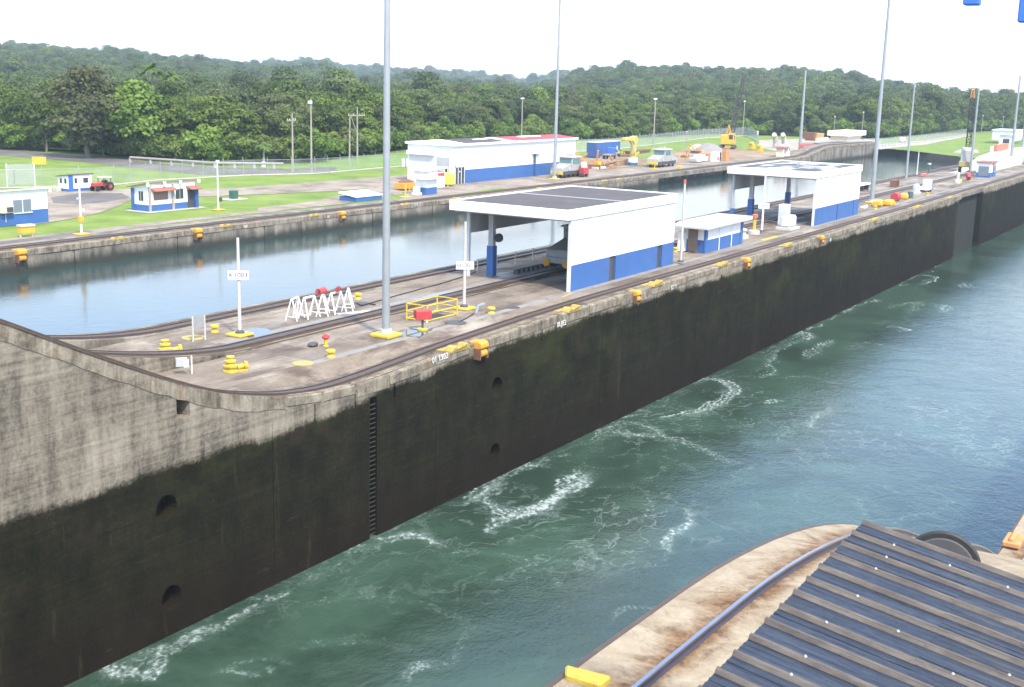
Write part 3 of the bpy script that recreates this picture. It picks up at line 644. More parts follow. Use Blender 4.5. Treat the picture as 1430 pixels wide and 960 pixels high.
FOAM = [
 (wp((150, 960), (143, 935), (160, 945), (200, 940), (232, 912), (262, 900), (290, 885), (330, 868), (362, 848), (400, 836)), .24, .95),
 (wp((150, 922), (180, 905), (225, 880), (280, 862)), .14, .75),
 (wp((420, 815), (455, 796), (490, 778)), .22, .6),
 (wp((520, 748), (540, 752), (565, 748), (600, 748), (612, 765)), .30, .95),
 (wp((550, 800), (600, 830), (640, 840), (700, 836), (760, 840)), .16, .42),
 (wp((645, 700), (672, 690), (700, 668), (735, 652), (755, 648)), .26, 1.0),
 (wp((672, 690), (690, 706), (725, 722), (760, 716), (785, 690), (800, 670), (820, 652)), .40, 1.0),
 (wp((830, 650), (812, 672), (790, 690), (760, 708), (728, 716), (702, 728), (690, 745)), .30, .95),
 (wp((700, 690), (715, 680), (735, 684), (728, 696)), .12, .5),
 (wp((780, 655), (765, 640), (800, 632)), .2, .6),
 (wp((800, 622), (840, 606), (880, 592), (905, 600), (930, 612), (960, 618), (1000, 640), (1045, 648)), .36, .72),
 (wp((860, 600), (885, 608), (915, 604)), .3, .8),
 (wp((935, 552), (955, 540), (985, 531), (1010, 532), (1022, 543), (1014, 560), (998, 572), (975, 578), (940, 588)), .34, 1.0),
 (wp((1050, 520), (1075, 500), (1100, 480), (1130, 468)), .25, .7),
 (wp((1075, 566), (1085, 560), (1098, 562)), .18, .8),
 (wp((1158, 566), (1148, 578), (1135, 590), (1137, 600)), .26, .8),
 (wp((1060, 508), (1085, 520), (1060, 530)), .25, .7),
 (wp((1105, 472), (1128, 464), (1125, 478)), .25, .9), (wp((1165, 475), (1150, 485), (1120, 500)), .3, .8),
 (wp((955, 704), (960, 722), (955, 742), (940, 757), (930, 772)), .20, 1.0), (wp((930, 772), (905, 790), (870, 800)), .15, .45),
 (wp((905, 706), (890, 722), (880, 730)), .14, .5),
 (wp((1180, 440), (1205, 424), (1235, 420)), .3, .7), (wp((1235, 432), (1270, 425), (1290, 422), (1255, 440)), .3, .75),
 (wp((1260, 395), (1285, 384), (1308, 388), (1275, 398)), .3, .85), (wp((1312, 425), (1318, 436)), .35, .8), (wp((1345, 395), (1352, 402)), .4, .7),
 (wp((1240, 455), (1265, 462)), .3, .8), (wp((1380, 395), (1425, 405)), .35, .6),
 (wp((820, 700), (850, 690), (900, 672), (960, 668), (1030, 680)), .2, .3),
 (wp((480, 860), (540, 840), (600, 850), (650, 880), (640, 920), (570, 940)), .2, .42),
 (wp((310, 930), (345, 945)), .15, .7), (wp((370, 930), (365, 940)), .14, .7),
 (wp((560, 950), (600, 930), (610, 925)), .18, .8), (wp((660, 800), (700, 790), (740, 800)), .15, .35),
 (wp((700, 760), (740, 745), (800, 735), (850, 735)), .2, .4),
 (wp((655, 705), (668, 690), (690, 676), (715, 662), (740, 652), (765, 650)), .22, .9), (wp((676, 692), (684, 703), (700, 712), (728, 716), (752, 708)), .18, .8), (wp((686, 686), (700, 676), (722, 676), (738, 686), (730, 698), (706, 700)), .14, .5),
 (wp((420, 905), (470, 890), (540, 895), (600, 910)), .2, .45), (wp((430, 855), (480, 835), (520, 830), (560, 845)), .2, .5), (wp((600, 790), (640, 775), (700, 775), (740, 790), (720, 810), (660, 815)), .2, .45), (wp((760, 770), (820, 765), (880, 775), (900, 790)), .2, .4), (wp((800, 690), (860, 680), (910, 690), (900, 720), (850, 730)), .22, .4),
 (wp((850, 640), (900, 635), (960, 650), (980, 670)), .25, .4), (wp((1010, 600), (1060, 590), (1100, 600), (1080, 620)), .25, .45), (wp((1090, 530), (1130, 525), (1170, 540)), .3, .45), (wp((1180, 490), (1220, 480), (1270, 490)), .3, .5), (wp((280, 945), (330, 925), (380, 915), (420, 930)), .2, .45),
]
# a thin line of froth where the water meets the wall
rw_ = random.Random(5); x = 32.0
while x < 190:
    L = rw_.uniform(1.5, 6); o_ = rw_.uniform(.15, .7); FOAM.append(([(x, YN-.2), (x+L*.3, YN-.2-o_*.7), (x+L*.65, YN-.2-o_), (x+L, YN-.25-o_*rw_.uniform(.2, 1.6))], rw_.uniform(.12, .24), rw_.uniform(.4, .85))); x += L+rw_.uniform(.3, 5)
# random small eddies
for i in range(95):
    cx = rw_.uniform(36, 190); cy = rw_.uniform(13, 39); r = rw_.uniform(.6, 2.6); a0 = rw_.uniform(0, 6.3); da = rw_.uniform(1.2, 4.2)
    FOAM.append(([(cx+r*1.6*math.cos(a0+da*j/5), cy+r*math.sin(a0+da*j/5)) for j in range(6)], rw_.uniform(.1, .2), rw_.uniform(.2, .55)))
water_sheet('water', ZW, 8, 430, YR-.5, YN+1.3, .17, FOAM, 'chamber_water', 118)
water_sheet('water', ZL, 5, 345, YF-.5, YB+1.5, 5.0, [], 'calm_water')

# --- ground
TL = [at(*p)[:2] for p in ((-120, 205), (0, 208), (100, 212), (200, 222), (300, 230), (400, 228), (500, 217), (570, 207), (700, 197), (800, 196), (900, 192), (1000, 187), (1060, 189), (1200, 194), (1320, 186), (1430, 181), (1560, 180))]
SKY = [(-20, 0.1), (10.2, 0.43), (12.2, 0.39), (14.3, 0.66), (16.8, 1.12), (17.9, 1.08), (19.9, 1.15), (22.5, 1.11), (24.1, 1.16), (26.7, 1.09), (28, 0.95), (29, 0.67), (31, 0.01), (34.3, 0.3), (35.6, 0.38), (39.2, 0.42), (40.8, 0.74), (43.7, 0.65), (45.2, 0.81), (47.7, 1.03), (51, 1.21), (54, 1.35), (62, 1.35), (90, 1.0)]
DST = [(-20, 1100), (10, 1000), (16, 1000), (22, 1050), (27.4, 1100), (28.8, 1300), (30, 2600), (33, 3000), (37, 2500), (41, 1900), (47, 1400), (54, 1250), (90, 1200)]
def hill(x, y):
    r = math.hypot(x, y); az = math.degrees(math.atan2(y, x)); D = interp(az, DST); e = interp(az, SKY)
    hr = CAMZ + D*math.tan(R(e)) - 19.5; t = max(0, min(1.25, (r-330)/(D-330))); t = min(t, 1)
    s = t*t*(3-2*t)*.55 + t*.45
    w = 2.2*math.sin(x*.011+1)*math.sin(y*.013) + 1.3*math.sin(x*.03+y*.021)
    return hr*s + w*min(1, t*2.2)*(1-.6*t) - 2.0*min(1, t*6)
def terrain():
    m = MB(); AZ = xs(-12, 100, 1.6); RR = [95, 130, 170, 220, 280, 340, 400, 470, 550, 640, 750, 880, 1030, 1200, 1400, 1650, 2000, 2400, 2900, 3400, 4200]
    vs = []; 
    for a in AZ:
        for r in RR:
            x, y = r*math.cos(R(a)), r*math.sin(R(a)); vs.append((x, y, hill(x, y)-.35))
    k = len(RR); fs = []
    for i in range(len(AZ)-1):
        for j in range(k-1):
            q = (i*k+j, i*k+j+1, (i+1)*k+j+1, (i+1)*k+j)
            if all(vs[p][1] > 100 or vs[p][0] > 450 for p in q): fs.append(q)
    m.add(vs, fs); o = m.build('hills', 'forest_floor', smooth=True); o['kind'] = 'structure'
terrain()
def sheet(name, pts, z, mat, px=True):
    P = [tuple(at(*p, z)) if px else (p[0], p[1], z) for p in pts]
    m = MB(); m.add(P, [tuple(range(len(P)))]); o = m.build(name, mat); o['kind'] = 'structure'; return o
def grid_sheet(name, x0, x1, y0, y1, z, mat, st=10):
    m = MB(); X = xs(x0, x1, st); Y = xs(y0, y1, st); k = len(Y)
    m.add([(x, y, z) for x in X for y in Y], [(i*k+j, (i+1)*k+j, (i+1)*k+j+1, i*k+j+1) for i in range(len(X)-1) for j in range(k-1)])
    o = m.build(name, mat); o['kind'] = 'structure'; return o
grid_sheet('ground', -80, 345, 97.0, 215, -.03, 'grass', 20)
sheet('ground', [(342, 87), (341, 97), (345, 97), (345, 215), (520, 215), (640, 60), (420, 58.45), (312, 58.45)], -.02, 'grass', False)
m = MB(); m.prism([(312, 58.6), (342, 87), (341, 92), (346, 92), (318, 58.6)], 2, -3.5, -.05); tag(m.build('retaining_wall', 'dark_bank'), 'dark low retaining wall closing the far end of the calm chamber', 'wall')
grid_sheet('ground', -400, 900, -700, YR-14, -1.6, 'grass', 50)
_o = [q + q.normalized()*190 for q in (Vector(t) for t in TL)]
sheet('forest_floor', [tuple(q) for q in TL[::-1]] + [tuple(q) for q in _o], .003, 'forest_floor', False)
# meadow beyond the fence, the roads, paths, yards
sheet('meadow', [(-60, 262), (-60, 214), (0, 213), (60, 219), (200, 238), (420, 243), (600, 226), (600, 218), (500, 216), (420, 232), (300, 234), (180, 226), (100, 219), (60, 214), (-100, 212), (-120, 262)], .004, 'meadow')
sheet('road', [(-100, 206), (0, 208), (100, 217), (190, 224), (290, 234), (400, 236), (470, 233), (470, 240), (390, 244), (280, 244), (180, 234), (90, 224), (0, 217), (-100, 213)], .008, 'asphalt')
sheet('path', [(-60, 344), (0, 335), (160, 317), (360, 294), (468, 281), (560, 268), (562, 271), (478, 285), (360, 298), (170, 320.5), (0, 344), (-60, 353)], .006, 'apron')
sheet('path', [(-60, 346), (0, 337.5), (80, 328.5), (110, 325), (110, 328), (60, 335), (0, 342), (-60, 351)], .012, 'asphalt')
sheet('yard', [(40, 278), (70, 268), (125, 264), (186, 264), (274, 268), (274, 272), (186, 274), (182, 280), (165, 288), (140, 297), (105, 305), (60, 312), (20, 315)], .010, 'dirt')
sheet('yard', [(70, 276), (110, 270), (170, 270), (182, 276), (150, 282), (110, 286), (75, 284)], .014, 'asphalt')
sheet('road', [(270, 266), (340, 262), (460, 253), (572, 244), (600, 246), (600, 262), (572, 261), (525, 262), (470, 267), (330, 273), (270, 275)], .010, 'dirt')
sheet('road', [(360, 291), (440, 281), (480, 272), (520, 262), (572, 256), (600, 258), (580, 266), (520, 278), (480, 285), (420, 291), (360, 299)], .014, 'dirt')
sheet('yard', [(556, 281), (575, 264), (650, 251), (805, 236), (830, 238), (1000, 224), (1085, 219.5), (1120, 215), (1180, 210), (1112, 218), (1000, 230), (905, 240), (760, 258)], .012, 'apron')
sheet('yard', [(803, 240), (803, 228), (830, 215), (900, 222), (960, 208), (1000, 204), (1060, 212), (1100, 213), (1150, 208), (1185, 205), (1120, 214.5), (1085, 219), (1000, 224), (880, 233), (830, 238)], .008, 'yard_dirt')
sheet('grass', [(612, 275.5), (700, 262), (706, 263.5), (640, 274)], .018, 'grass')
sheet('yard', [(1060, 196), (1200, 192), (1230, 198), (1225, 205), (1160, 204), (1090, 213), (1060, 206)], .016, 'sandy')
sheet('road', [(1205, 207), (1225, 202), (1290, 196), (1330, 190), (1352, 187), (1356, 189), (1335, 194), (1295, 202), (1230, 209)], .016, 'sandy')
sheet('dam_apron', [(1330, 213), (1345, 208), (1365, 209), (1368, 214), (1350, 215)], .012, 'sandy')
# puddles lying on the deck
def puddle(label, pts, z=.012):
    P = [at(*p, z) for p in pts]; c = sum((Vector(q) for q in P), Vector())/len(P); n = len(P); vs = []
    for i in range(n):
        a, b = Vector(P[i]), Vector(P[(i+1) % n])
        for t in (0, .25, .5, .75):
            q = a.lerp(b, t); w = (q-c); q = c + w*(1+.10*math.sin(i*5.1+t*9)+(.10 if t in (.25, .5, .75) else 0)*.6); vs.append((q.x, q.y, z))
    m = MB(); m.add(vs, [tuple(range(len(vs)))]); o = m.build('puddle', 'still_water'); o['kind'] = 'structure'
m_, nt_, b_ = base_mat('still_water'); b_.inputs['Base Color'].default_value = (.05, .05, .05, 1); b_.inputs['Roughness'].default_value = .03
puddle('', [(340, 470), (345, 460), (366, 458), (382, 464), (384, 470), (366, 475), (352, 472)])
puddle('', [(560, 466), (572, 459), (600, 457), (604, 462), (585, 470), (566, 470)])
puddle('', [(664, 437), (666, 427), (672, 423), (678, 423.5), (677, 425.5), (669, 428), (667, 437)])
puddle('', [(578, 419), (600, 412), (622, 408), (642, 407), (636, 410.5), (606, 416), (584, 421)])
puddle('', [(655, 411), (690, 402), (712, 397), (700, 401.5), (672, 408)])
puddle('', [(745, 390), (765, 384), (770, 385), (752, 391)])
puddle('', [(1200, 289), (1212, 285), (1218, 286), (1208, 292)])
puddle('', [(1325, 242), (1360, 232), (1375, 231), (1345, 241)])
# ================================================================== BUILDINGS
def dado(m, x0, x1, y, z0, z1, t=.06): m.box(x0, x1, y-t, y, z0, z1)
def canopy(x0, x1, label, white_roof, wallx0, doors, roofm, cols, valance):
    """open locomotive shed: slab roof with deep white fascia, wall on the near side"""
    y0, y1 = 44.0, 54.7; t = thing('canopy_shed', label, 'shed', (0, 0, 0))
    zt, zb = 6.30, 5.50
    m = MB(); m.box(x0-.7, x1+.1, y0-.12, y0+.02, zb, zt); m.box(x0-.7, x0-.56, y0+.02, y1, zb, zt); m.box(x1-.04, x1+.1, y0+.02, y1, zb, zt); m.box(x0-.56, x1-.04, y1-.14, y1, zb, zt)
    m.build('fascia', 'white_paint', t, bevel=.02)
    m = MB(); m.box(x0-.56, x1-.04, y0+.02, y1-.14, zb+.15, zt-.10); m.build('roof_deck', roofm, t)
    MB().box((x0+x1)/2-.12, (x0+x1)/2+.12, y0+.1, y1-.2, zt-.10, zt-.06).build('roof_seam', 'grey_paint', t)
    m = MB(); [m.beam((x, y0+.1, zb), (x, y1-.2, zb), .16, .3) for x in xs(x0, x1-.5, 3.1)]; m.build('roof_beams', 'grey_paint', t)
    m = MB(); xx = wallx0
    zs = 2.0
    m.box(wallx0+.12, x1, y0, y0+.16, zs, zb); wl = m.build('wall_panel', 'vent_block_wall', t)
    m = MB(); e = wallx0+.12
    for a, b in doors + [(x1, x1)]:
        if a > e: m.box(e, a, y0-.01, y0+.15, 0, zs-.002)
        e = b
    m.build('blue_dado', 'blue_paint', t)
    for a, b in doors: MB().box(a, b, y0+.16, y0+.2, 0, zs).build('doorway', 'dark_grey', t)  # dark sheet behind each opening, its colour standing for the shade inside
    m = MB(); m.box(wallx0-.06, wallx0+.12, y0-.05, y0+.2, 0, zb); m.build('corner_post', 'pale_grey', t)
    for cx, cy, w, blue in cols:
        m = MB(); m.m = 0; m.box(cx-w, cx+w, cy-w, cy+w, blue, zb); m.box(cx-w-.03, cx+w+.03, cy-.05, cy+.05, blue, zb)
        if blue: m.m = 1; m.box(cx-w-.08, cx+w+.08, cy-w-.08, cy+w+.08, 0, blue-.002)
        c = m.build('column', ['grey_paint' if blue else 'pale_grey', 'blue_paint'], t)
        if blue and not white_roof:
            k = MB(); k.cyl((cx-.12, cy-w-.42, 3.15), (cx+.12, cy-w-.42, 3.15), .36, .36, 16); k.cyl((cx-.16, cy-w-.42, 3.15), (cx+.16, cy-w-.42, 3.15), .12); k.beam((cx, cy-w-.45, 3.15), (cx, cy, 3.15), .07)
            k.build('hose_reel', 'black', c)
    m = MB()
    for a, b in valance: m.box(a, b, y1-.32, y1-.26, 3.45, zb)
    m.build('side_valance', 'grey_paint', t)
    m = MB(); m.box(x1-1.9, x1-1.1, y0+.9, y0+1.7, 3.8, 5.2); m.box(x1-1.6, x1-1.4, y0+1.2, y0+1.4, 5.2, zb+.2); m.cyl((x1-1.5, y0+1.3, 2.6), (x1-1.5, y0+1.3, 3.8), .12); m.build('ceiling_hoist', 'dark_grey', t)
    return t
canopy(80.0, 99.0, 'nearer long canopy shed with brown black roof over the towing locomotive', False, 80.0, [(86.6, 87.7), (95.6, 96.6)], 'roof_dark',
       [(81.3, 54.1, .11, 0), (82.9, 52.9, .22, 2.45), (97.9, 52.9, .22, 2.45)], [(81.4, 98.4)])
canopy(138.2, 156.2, 'farther canopy shed with rain puddles shining on its dark roof', True, 138.2, [(147.0, 147.25), (153.8, 154.0)], 'wet_roof',
       [(138.6, 54.2, .12, 1.3), (141.6, 53.0, .24, 2.3), (155.0, 53.0, .22, 2.3)], [(139, 150)])

# flat-roofed booth between the sheds
t = thing('control_booth', 'small blue and white booth with thin overhanging roof between the two canopy sheds', 'booth', (0, 0, 0))
x0, x1, y0, y1 = 107.4, 117.0, 44.5, 46.9
m = MB(); m.m = 0; m.box(x0, x1, y0, y1, 1.25, 2.45); m.m = 1; m.box(x0-.01, x1+.01, y0-.01, y1+.01, 0, 1.248); m.box(x0-.05, x0+.5, y0-.05, y0+.12, 0, 2.3); m.box(x1-.6, x1+.06, y0-.06, y0+.2, 0, 2.4)
m.build('wall', ['white_paint', 'blue_paint'], t)
m = MB(); m.prism([(x0-1.3, 2.40), (x0-1.3, 2.62), (x0+1, 2.84), (x1+.7, 2.84), (x1+.7, 2.47)], 1, y0-.75, y1+.6); m.build('roof', 'pale_grey_roof', t, bevel=.03)
m = MB(); m.box(x0-.06, x0-.012, y0+.75, y0+1.75, .02, 2.25); m.build('door', 'brown_door', t)
m = MB(); m.box(x0-.75, x0-.02, y1-.5, y1+.1, .1, 1.9); m.build('pilaster', 'white_paint', t)
for a in (x0+3.4, x0+6.6): MB().box(a, a+.12, y0-.05, y0-.012, 0, 2.4).build('wall_pier', 'white_paint', t)

# --- far bank: long workshop
t = thing('workshop', 'long white workshop with blue lower wall and red patched roof on the far bank', 'workshop', (0, 0, 0))
x0, x1, y0, y1, h = 152.9, 191.4, 105.0, 113.4, 5.75
m = MB(); m.m = 0; m.box(x0, x1, y0, y1, 2.05, h); m.box(x0, x0+.6, y0, y1, 0, 2.049); m.m = 1; m.box(x0+3.4, x1+.01, y0-.02, y1, 0, 2.048); m.m = 0; m.box(x0+.6, x0+3.4, y0+.02, y1-.02, 0, 2.047)
m.build('wall', ['white_paint', 'blue_paint'], t)
m = MB(); m.box(x0-.35, x1+.3, y0-.4, y1+.3, h, h+.35); m.build('parapet', 'white_paint', t)
for a, b, mt, nm in ((x0-.2, x0+3.0, 'white_paint', 'roof'), (x0+3.0, x0+15, 'roof_dark', 'roof'), (x0+15, x0+17.5, 'pale_grey', 'roof'), (x0+17.5, x1+.2, 'roof_red', 'roof')):
    m = MB(); m.prism([(y0-.3, h+.352), ((y0+y1)/2, h+.75), (y1+.2, h+.352)], 0, a, b-.01); m.build(nm, mt, t)
MB().box(x0+24, x0+30, y0+2.2, y0+3.4, h+.62, h+.80).build('roof_patch', 'white_paint', t); MB().box(x0+9, x0+13, y0+2.0, y0+2.5, h+.6, h+.74).build('roof_patch', 'white_paint', t)
d = MB().box(x0-.06, x0-.01, y0+3.4, y1-.35, .05, 4.2).build('roller_shutter', 'pale_grey', t)
m = MB(); m.box(x0-.5, x0-.02, y0+3.2, y1-.1, 4.2, 4.75); m.build('shutter_housing', 'white_paint', d)
m = MB(); m.box(x0-.05, x0-.012, y0+.5, y0+2.9, .9, 4.0); m.build('side_panel', 'grey_paint', t)
m = MB(); m.box(x0-.07, x0-.052, y0+.7, y0+2.8, 1.4, 2.3); m.build('window', 'glass_dark', t)
d = MB().box(x0+.75, x0+3.2, y0-.05, y0-.01, .02, 2.7).build('glass_door', 'glass_dark', t)
m = MB(); [m.box(a, a+.13, y0-.10, y0-.052, .02, 2.75) for a in (x0+.66, x0+1.45, x0+2.3, x0+3.15)]; m.box(x0+.66, x0+3.28, y0-.10, y0-.052, 2.5, 2.75); f = m.build('door_frame', 'pale_grey', d)
m = MB(); m.box(x0+1.75, x0+2.1, y0-.075, y0-.053, 1.75, 1.95); m.build('notice', 'worn_white', d)
for a in (24.0,):
    w = MB().box(x0+a, x0+a+.8, y0-.05, y0-.005, 2.1, 3.7).build('window', 'glass_dark', t)
    m = MB(); m.box(x0+a-.8, x0+a+1.8, y0-.5, y0-.06, 3.75, 3.85); m.box(x0+a+.36, x0+a+.44, y0-.08, y0-.052, 2.1, 3.7); m.build('window_hood', 'pale_grey', w)

t = thing('lean_to', 'white lean to room with red slatted window in front of the workshop shutter', 'shed', (0, 0, 0))
m = MB(); m.prism([(144.0, 0), (148.4, 0), (148.4, 2.75), (144.0, 2.45)], 1, 103.2, 105.6); m.build('wall', 'white_paint', t)
m = MB(); m.prism([(143.8, 2.46), (148.7, 2.80), (148.7, 2.92), (143.8, 2.58)], 1, 103.0, 105.8); m.build('roof', 'white_paint', t)
w = MB().box(146.5, 148.2, 103.15, 103.19, 1.65, 2.4).build('window', 'red_paint', t); MB().box(146.5, 148.2, 103.13, 103.148, 2.1, 2.28).build('slat', 'worn_white', w)

t = thing('kiosk', 'small white kiosk with blue base and wide flat roof beside the far track', 'kiosk', (0, 0, 0))
m = MB(); m.m = 0; m.box(135.9, 138.4, 97.6, 99.4, 1.0, 2.15); m.m = 1; m.box(135.89, 138.41, 97.59, 99.41, 0, .998); m.build('wall', ['white_paint', 'blue_paint'], t)
m = MB(); m.box(135.2, 139.4, 97.0, 100.0, 2.15, 2.42); m.build('roof', 'white_paint', t)
dd = MB().box(138.42, 138.47, 97.7, 98.7, .02, 2.0).build('door', 'blue_dark', t); MB().box(138.475, 138.49, 97.95, 98.4, 1.55, 1.7).build('notice', 'worn_white', dd)
m = MB(); m.box(134.4, 135.5, 98.0, 99.0, 0, .35); m.box(134.6, 135.3, 98.15, 98.85, .35, 1.2); tag(m.build('pedestal', 'white_paint', bevel=.05), 'stepped white pedestal box beside the small kiosk', 'cabinet')
t = thing('storage_tank', 'bright yellow plastic tank outside the workshop door', 'tank', tuple(at(625, 260)))
m = MB(); m.lathe([(.95, .25), (1.05, .35), (1.08, 1.5), (.98, 1.85), (.6, 1.98), (.3, 2.0)], n=20); m.build('tank_body', 'tank_yellow', t, smooth=True)
[MB().cyl((.9*math.cos(a), .9*math.sin(a), 0), (.9*math.cos(a), .9*math.sin(a), .3), .06).build('leg', 'pale_grey', t) for a in (.6, 2.2, 3.8, 5.4)]
MB().cyl((0, 0, 1.98), (0, 0, 2.9), .06).build('vent_pipe', 'pale_grey', t)

# --- far bank: the three small houses on the left
t = thing('gatehouse', 'low white building with blue base and window air conditioner at the left edge', 'building', (0, 0, 0))
x0, x1, y0, y1 = 64.5, 82.1, 107.3, 113.5
m = MB(); m.m = 0; m.prism([(y0, 1.42), (y1, 1.42), (y1, 2.78), (y0, 3.5)], 0, x0, x1); m.m = 1; m.box(x0, x1+.01, y0-.02, y1, 0, 1.418); m.build('wall', ['white_paint', 'blue_paint'], t)
m = MB(); m.prism([(y0-.3, 3.52), (y1+.4, 2.75), (y1+.4, 2.87), (y0-.3, 3.66)], 0, x0-.5, x1+.55); m.box(x1+.1, x1+.4, y0-.3, y0-.05, 3.15, 3.52); m.build('roof', 'white_paint', t)
w = MB().box(78.0, 80.1, y0-.05, y0-.005, 1.25, 2.55).build('window', 'glass_grey', t); m = MB(); m.box(79.0, 79.1, y0-.09, y0-.052, 1.25, 2.55); m.box(77.9, 80.2, y0-.12, y0-.052, 1.15, 1.25); m.build('window_frame', 'pale_grey', w)
ac = MB().box(76.3, 77.7, y0-.55, y0-.005, 1.35, 2.05).build('air_conditioner', 'pale_cream', t, bevel=.04); MB().box(76.85, 77.6, y0-.58, y0-.552, 1.45, 1.95).build('grille', 'dark_grey', ac)
MB().cyl((75.2, y0-.06, 1.4), (75.2, y0-.06, 3.5), .04, n=6).build('drainpipe', 'pale_grey', t)
MB().cyl((77.0, y0-.1, .4), (77.0, y0-.1, 1.35), .03, n=6).build('drain_hose', 'pale_grey', t)
t = thing('guard_hut', 'small white hut with wide blue door on the far yard beside the red tractor', 'hut', (0, 0, 0))
x0, x1, y0, y1 = 104.8, 108.6, 132.6, 134.6
m = MB(); m.m = 0; m.prism([(y0, .35), (y1, .35), (y1, 1.9), (y0, 2.15)], 0, x0, x1); m.m = 1; m.box(x0-.01, x1+.01, y0-.01, y1+.01, 0, .348); m.build('wall', ['white_paint', 'blue_paint'], t)
m = MB(); m.prism([(y0-.2, 2.15), (y1+.3, 1.85), (y1+.3, 1.93), (y0-.2, 2.25)], 0, x0-.2, x1+.2); m.build('roof', 'roof_dark', t)
MB().box(x0+.05, x0+.75, y0-.06, y0-.012, .05, 2.1).build('door', 'blue_bright', t)
for a, w_ in ((1.0, .4), (2.4, .75)): MB().box(x0+a, x0+a+w_, y0-.05, y0-.012, 1.05, 1.7).build('window', 'glass_dark', t)
for y in (y0+.3, y0+1.2): MB().box(x0-.05, x0-.012, y, y+.4, 1.05, 1.65).build('window', 'glass_dark', t)
MB().box(x0-.9, x0-.2, y0+1.2, y0+1.9, 0, .5).build('step', 'concrete_pad', t)

t = thing('roadside_house', 'white single room house with blue base, red awnings and sloping roof on the far lawn', 'house', (0, 0, 0))
x0, x1, y0, y1 = 95.4, 102.5, 107.1, 109.8
m = MB(); m.m = 0; m.prism([(y0, .8), (y1, .8), (y1, 2.8), (y0, 3.25)], 0, x0, x1); m.m = 1; m.box(x0-.02, x1+.02, y0-.02, y1+.02, .05, .798); m.build('wall', ['white_paint', 'blue_paint'], t)
m = MB(); m.prism([(y0-.22, 3.26), (y1+.35, 2.70), (y1+.35, 2.79), (y0-.22, 3.36)], 0, x0-.45, x1+.5); rf = m.build('roof', 'brown_shutter', t)
[MB().box(x-.13, x+.13, y0-.42, y0-.22, 2.95, 3.38).build('beam_end', 'white_paint', rf) for x in (x0-.3, x0+2.2, x0+4.6, x1+.35)]
[MB().box(x-.13, x+.13, y0-.2, y0-.021, 0, 3.0).build('pilaster', 'taupe', t) for x in (x0+.14, x0+3.6)]
m = MB(); m.box(x0-.7, x1+.9, y0-.7, y1+.4, 0, .08); m.build('plinth', 'concrete_pad', t)
w = MB().box(x0-.05, x0-.003, y0+.8, y0+1.5, 1.25, 2.3).build('window', 'glass_dark', t); MB().box(x0-.08, x0-.052, y0+1.12, y0+1.18, 1.25, 2.3).build('window_frame', 'grey_paint', w)
w = MB().box(x0+4.1, x0+5.25, y0-.05, y0-.003, 1.25, 2.4).build('window', 'glass_dark', t); MB().box(x0+4.65, x0+4.71, y0-.08, y0-.052, 1.25, 2.4).build('window_frame', 'grey_paint', w)
MB().box(x0+.8, x0+2.9, y0-.05, y0-.003, 1.3, 2.3).build('window_shutter', 'brown_shutter', t)
m = MB(); m.prism([(y0-.02, 2.70), (y0-.8, 2.42), (y0-.8, 2.34), (y0-.02, 2.62)], 0, x0+.35, x0+3.75); m.build('awning', 'terracotta', t)
m = MB(); m.prism([(y0-.02, 2.68), (y0-.95, 2.36), (y0-.95, 2.27), (y0-.02, 2.58)], 0, x1-1.45, x1+.3); m.build('awning', 'terracotta', t)
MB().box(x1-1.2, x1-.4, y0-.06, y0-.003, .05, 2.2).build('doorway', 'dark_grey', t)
m = MB(); m.box(x1-.35, x1+.12, y0-.45, y0-.03, .08, 2.2); m.build('side_panel', 'blue_dark', t)
MB().box(x0-.12, x0-.03, y1-.45, y1, .05, 2.6).build('end_strip', 'blue_paint', t)  # narrow blue strip at the back of the end wall

# --- far end of the scene
t = thing('container', 'long blue shipping container in the yard behind the locomotives', 'container', (231.5, 121.8, 0), .05)
m = MB(); X = xs(0, 12.2, .28)
for i, (a, b) in enumerate(zip(X, X[1:])): m.box(a, b-.004, -.03 if i % 2 else 0, 2.4, .15, 3.2)
m.build('container_body', 'blue_paint', t); MB().box(-.05, 12.25, -.06, 2.45, 3.2, 3.3).build('roof', 'pale_grey', t)
MB().box(10.2, 10.7, -.07, -.035, 1.4, 2.2).build('placard', 'worn_white', t); MB().box(-.06, -.01, .1, 2.3, .2, 3.1).build('door', 'blue_dark', t)
t = thing('low_shed', 'low white shed with pale blue roof edge at the end of the far bank', 'shed', (364, 108, 1.0))
MB().box(-7, 7, -2.5, 2.5, .0, 1.3).build('wall', 'pale_cream', t); MB().box(-8, 9, -3.4, 3.2, 1.3, 2.7).build('roof', 'white_paint', t)
p = at(1092, 219); t = thing('site_booth', 'white and red site booth with open sides on the far bank', 'booth', (p.x, p.y, 0), .05)
MB().box(-2.2, -1.0, -.8, .8, 0, 2.0).build('wall', 'pale_cream', t); MB().box(1.6, 3.1, -.9, .9, 0, 2.7).build('wall', 'white_paint', t)
MB().box(2.0, 2.75, -.95, -.905, 1.2, 2.1).build('window', 'faded_red', t); MB().box(-2.6, 1.6, -1.1, 1.1, 2.0, 2.35).build('roof', 'faded_red', t); MB().box(3.11, 3.2, -.9, .9, .6, 2.5).build('door', 'rust_orange', t)
t = thing('barrier_wall', 'low red and white barrier on the far bank beside the hump in the track', 'barrier', (298, 99.6, .5), .02)
MB().box(0, 9.5, -.5, .5, 0, 1.55).build('panel', 'faded_red', t); MB().box(2.2, 7.6, -.55, -.51, .3, .9).build('stripe', 'worn_white', t)
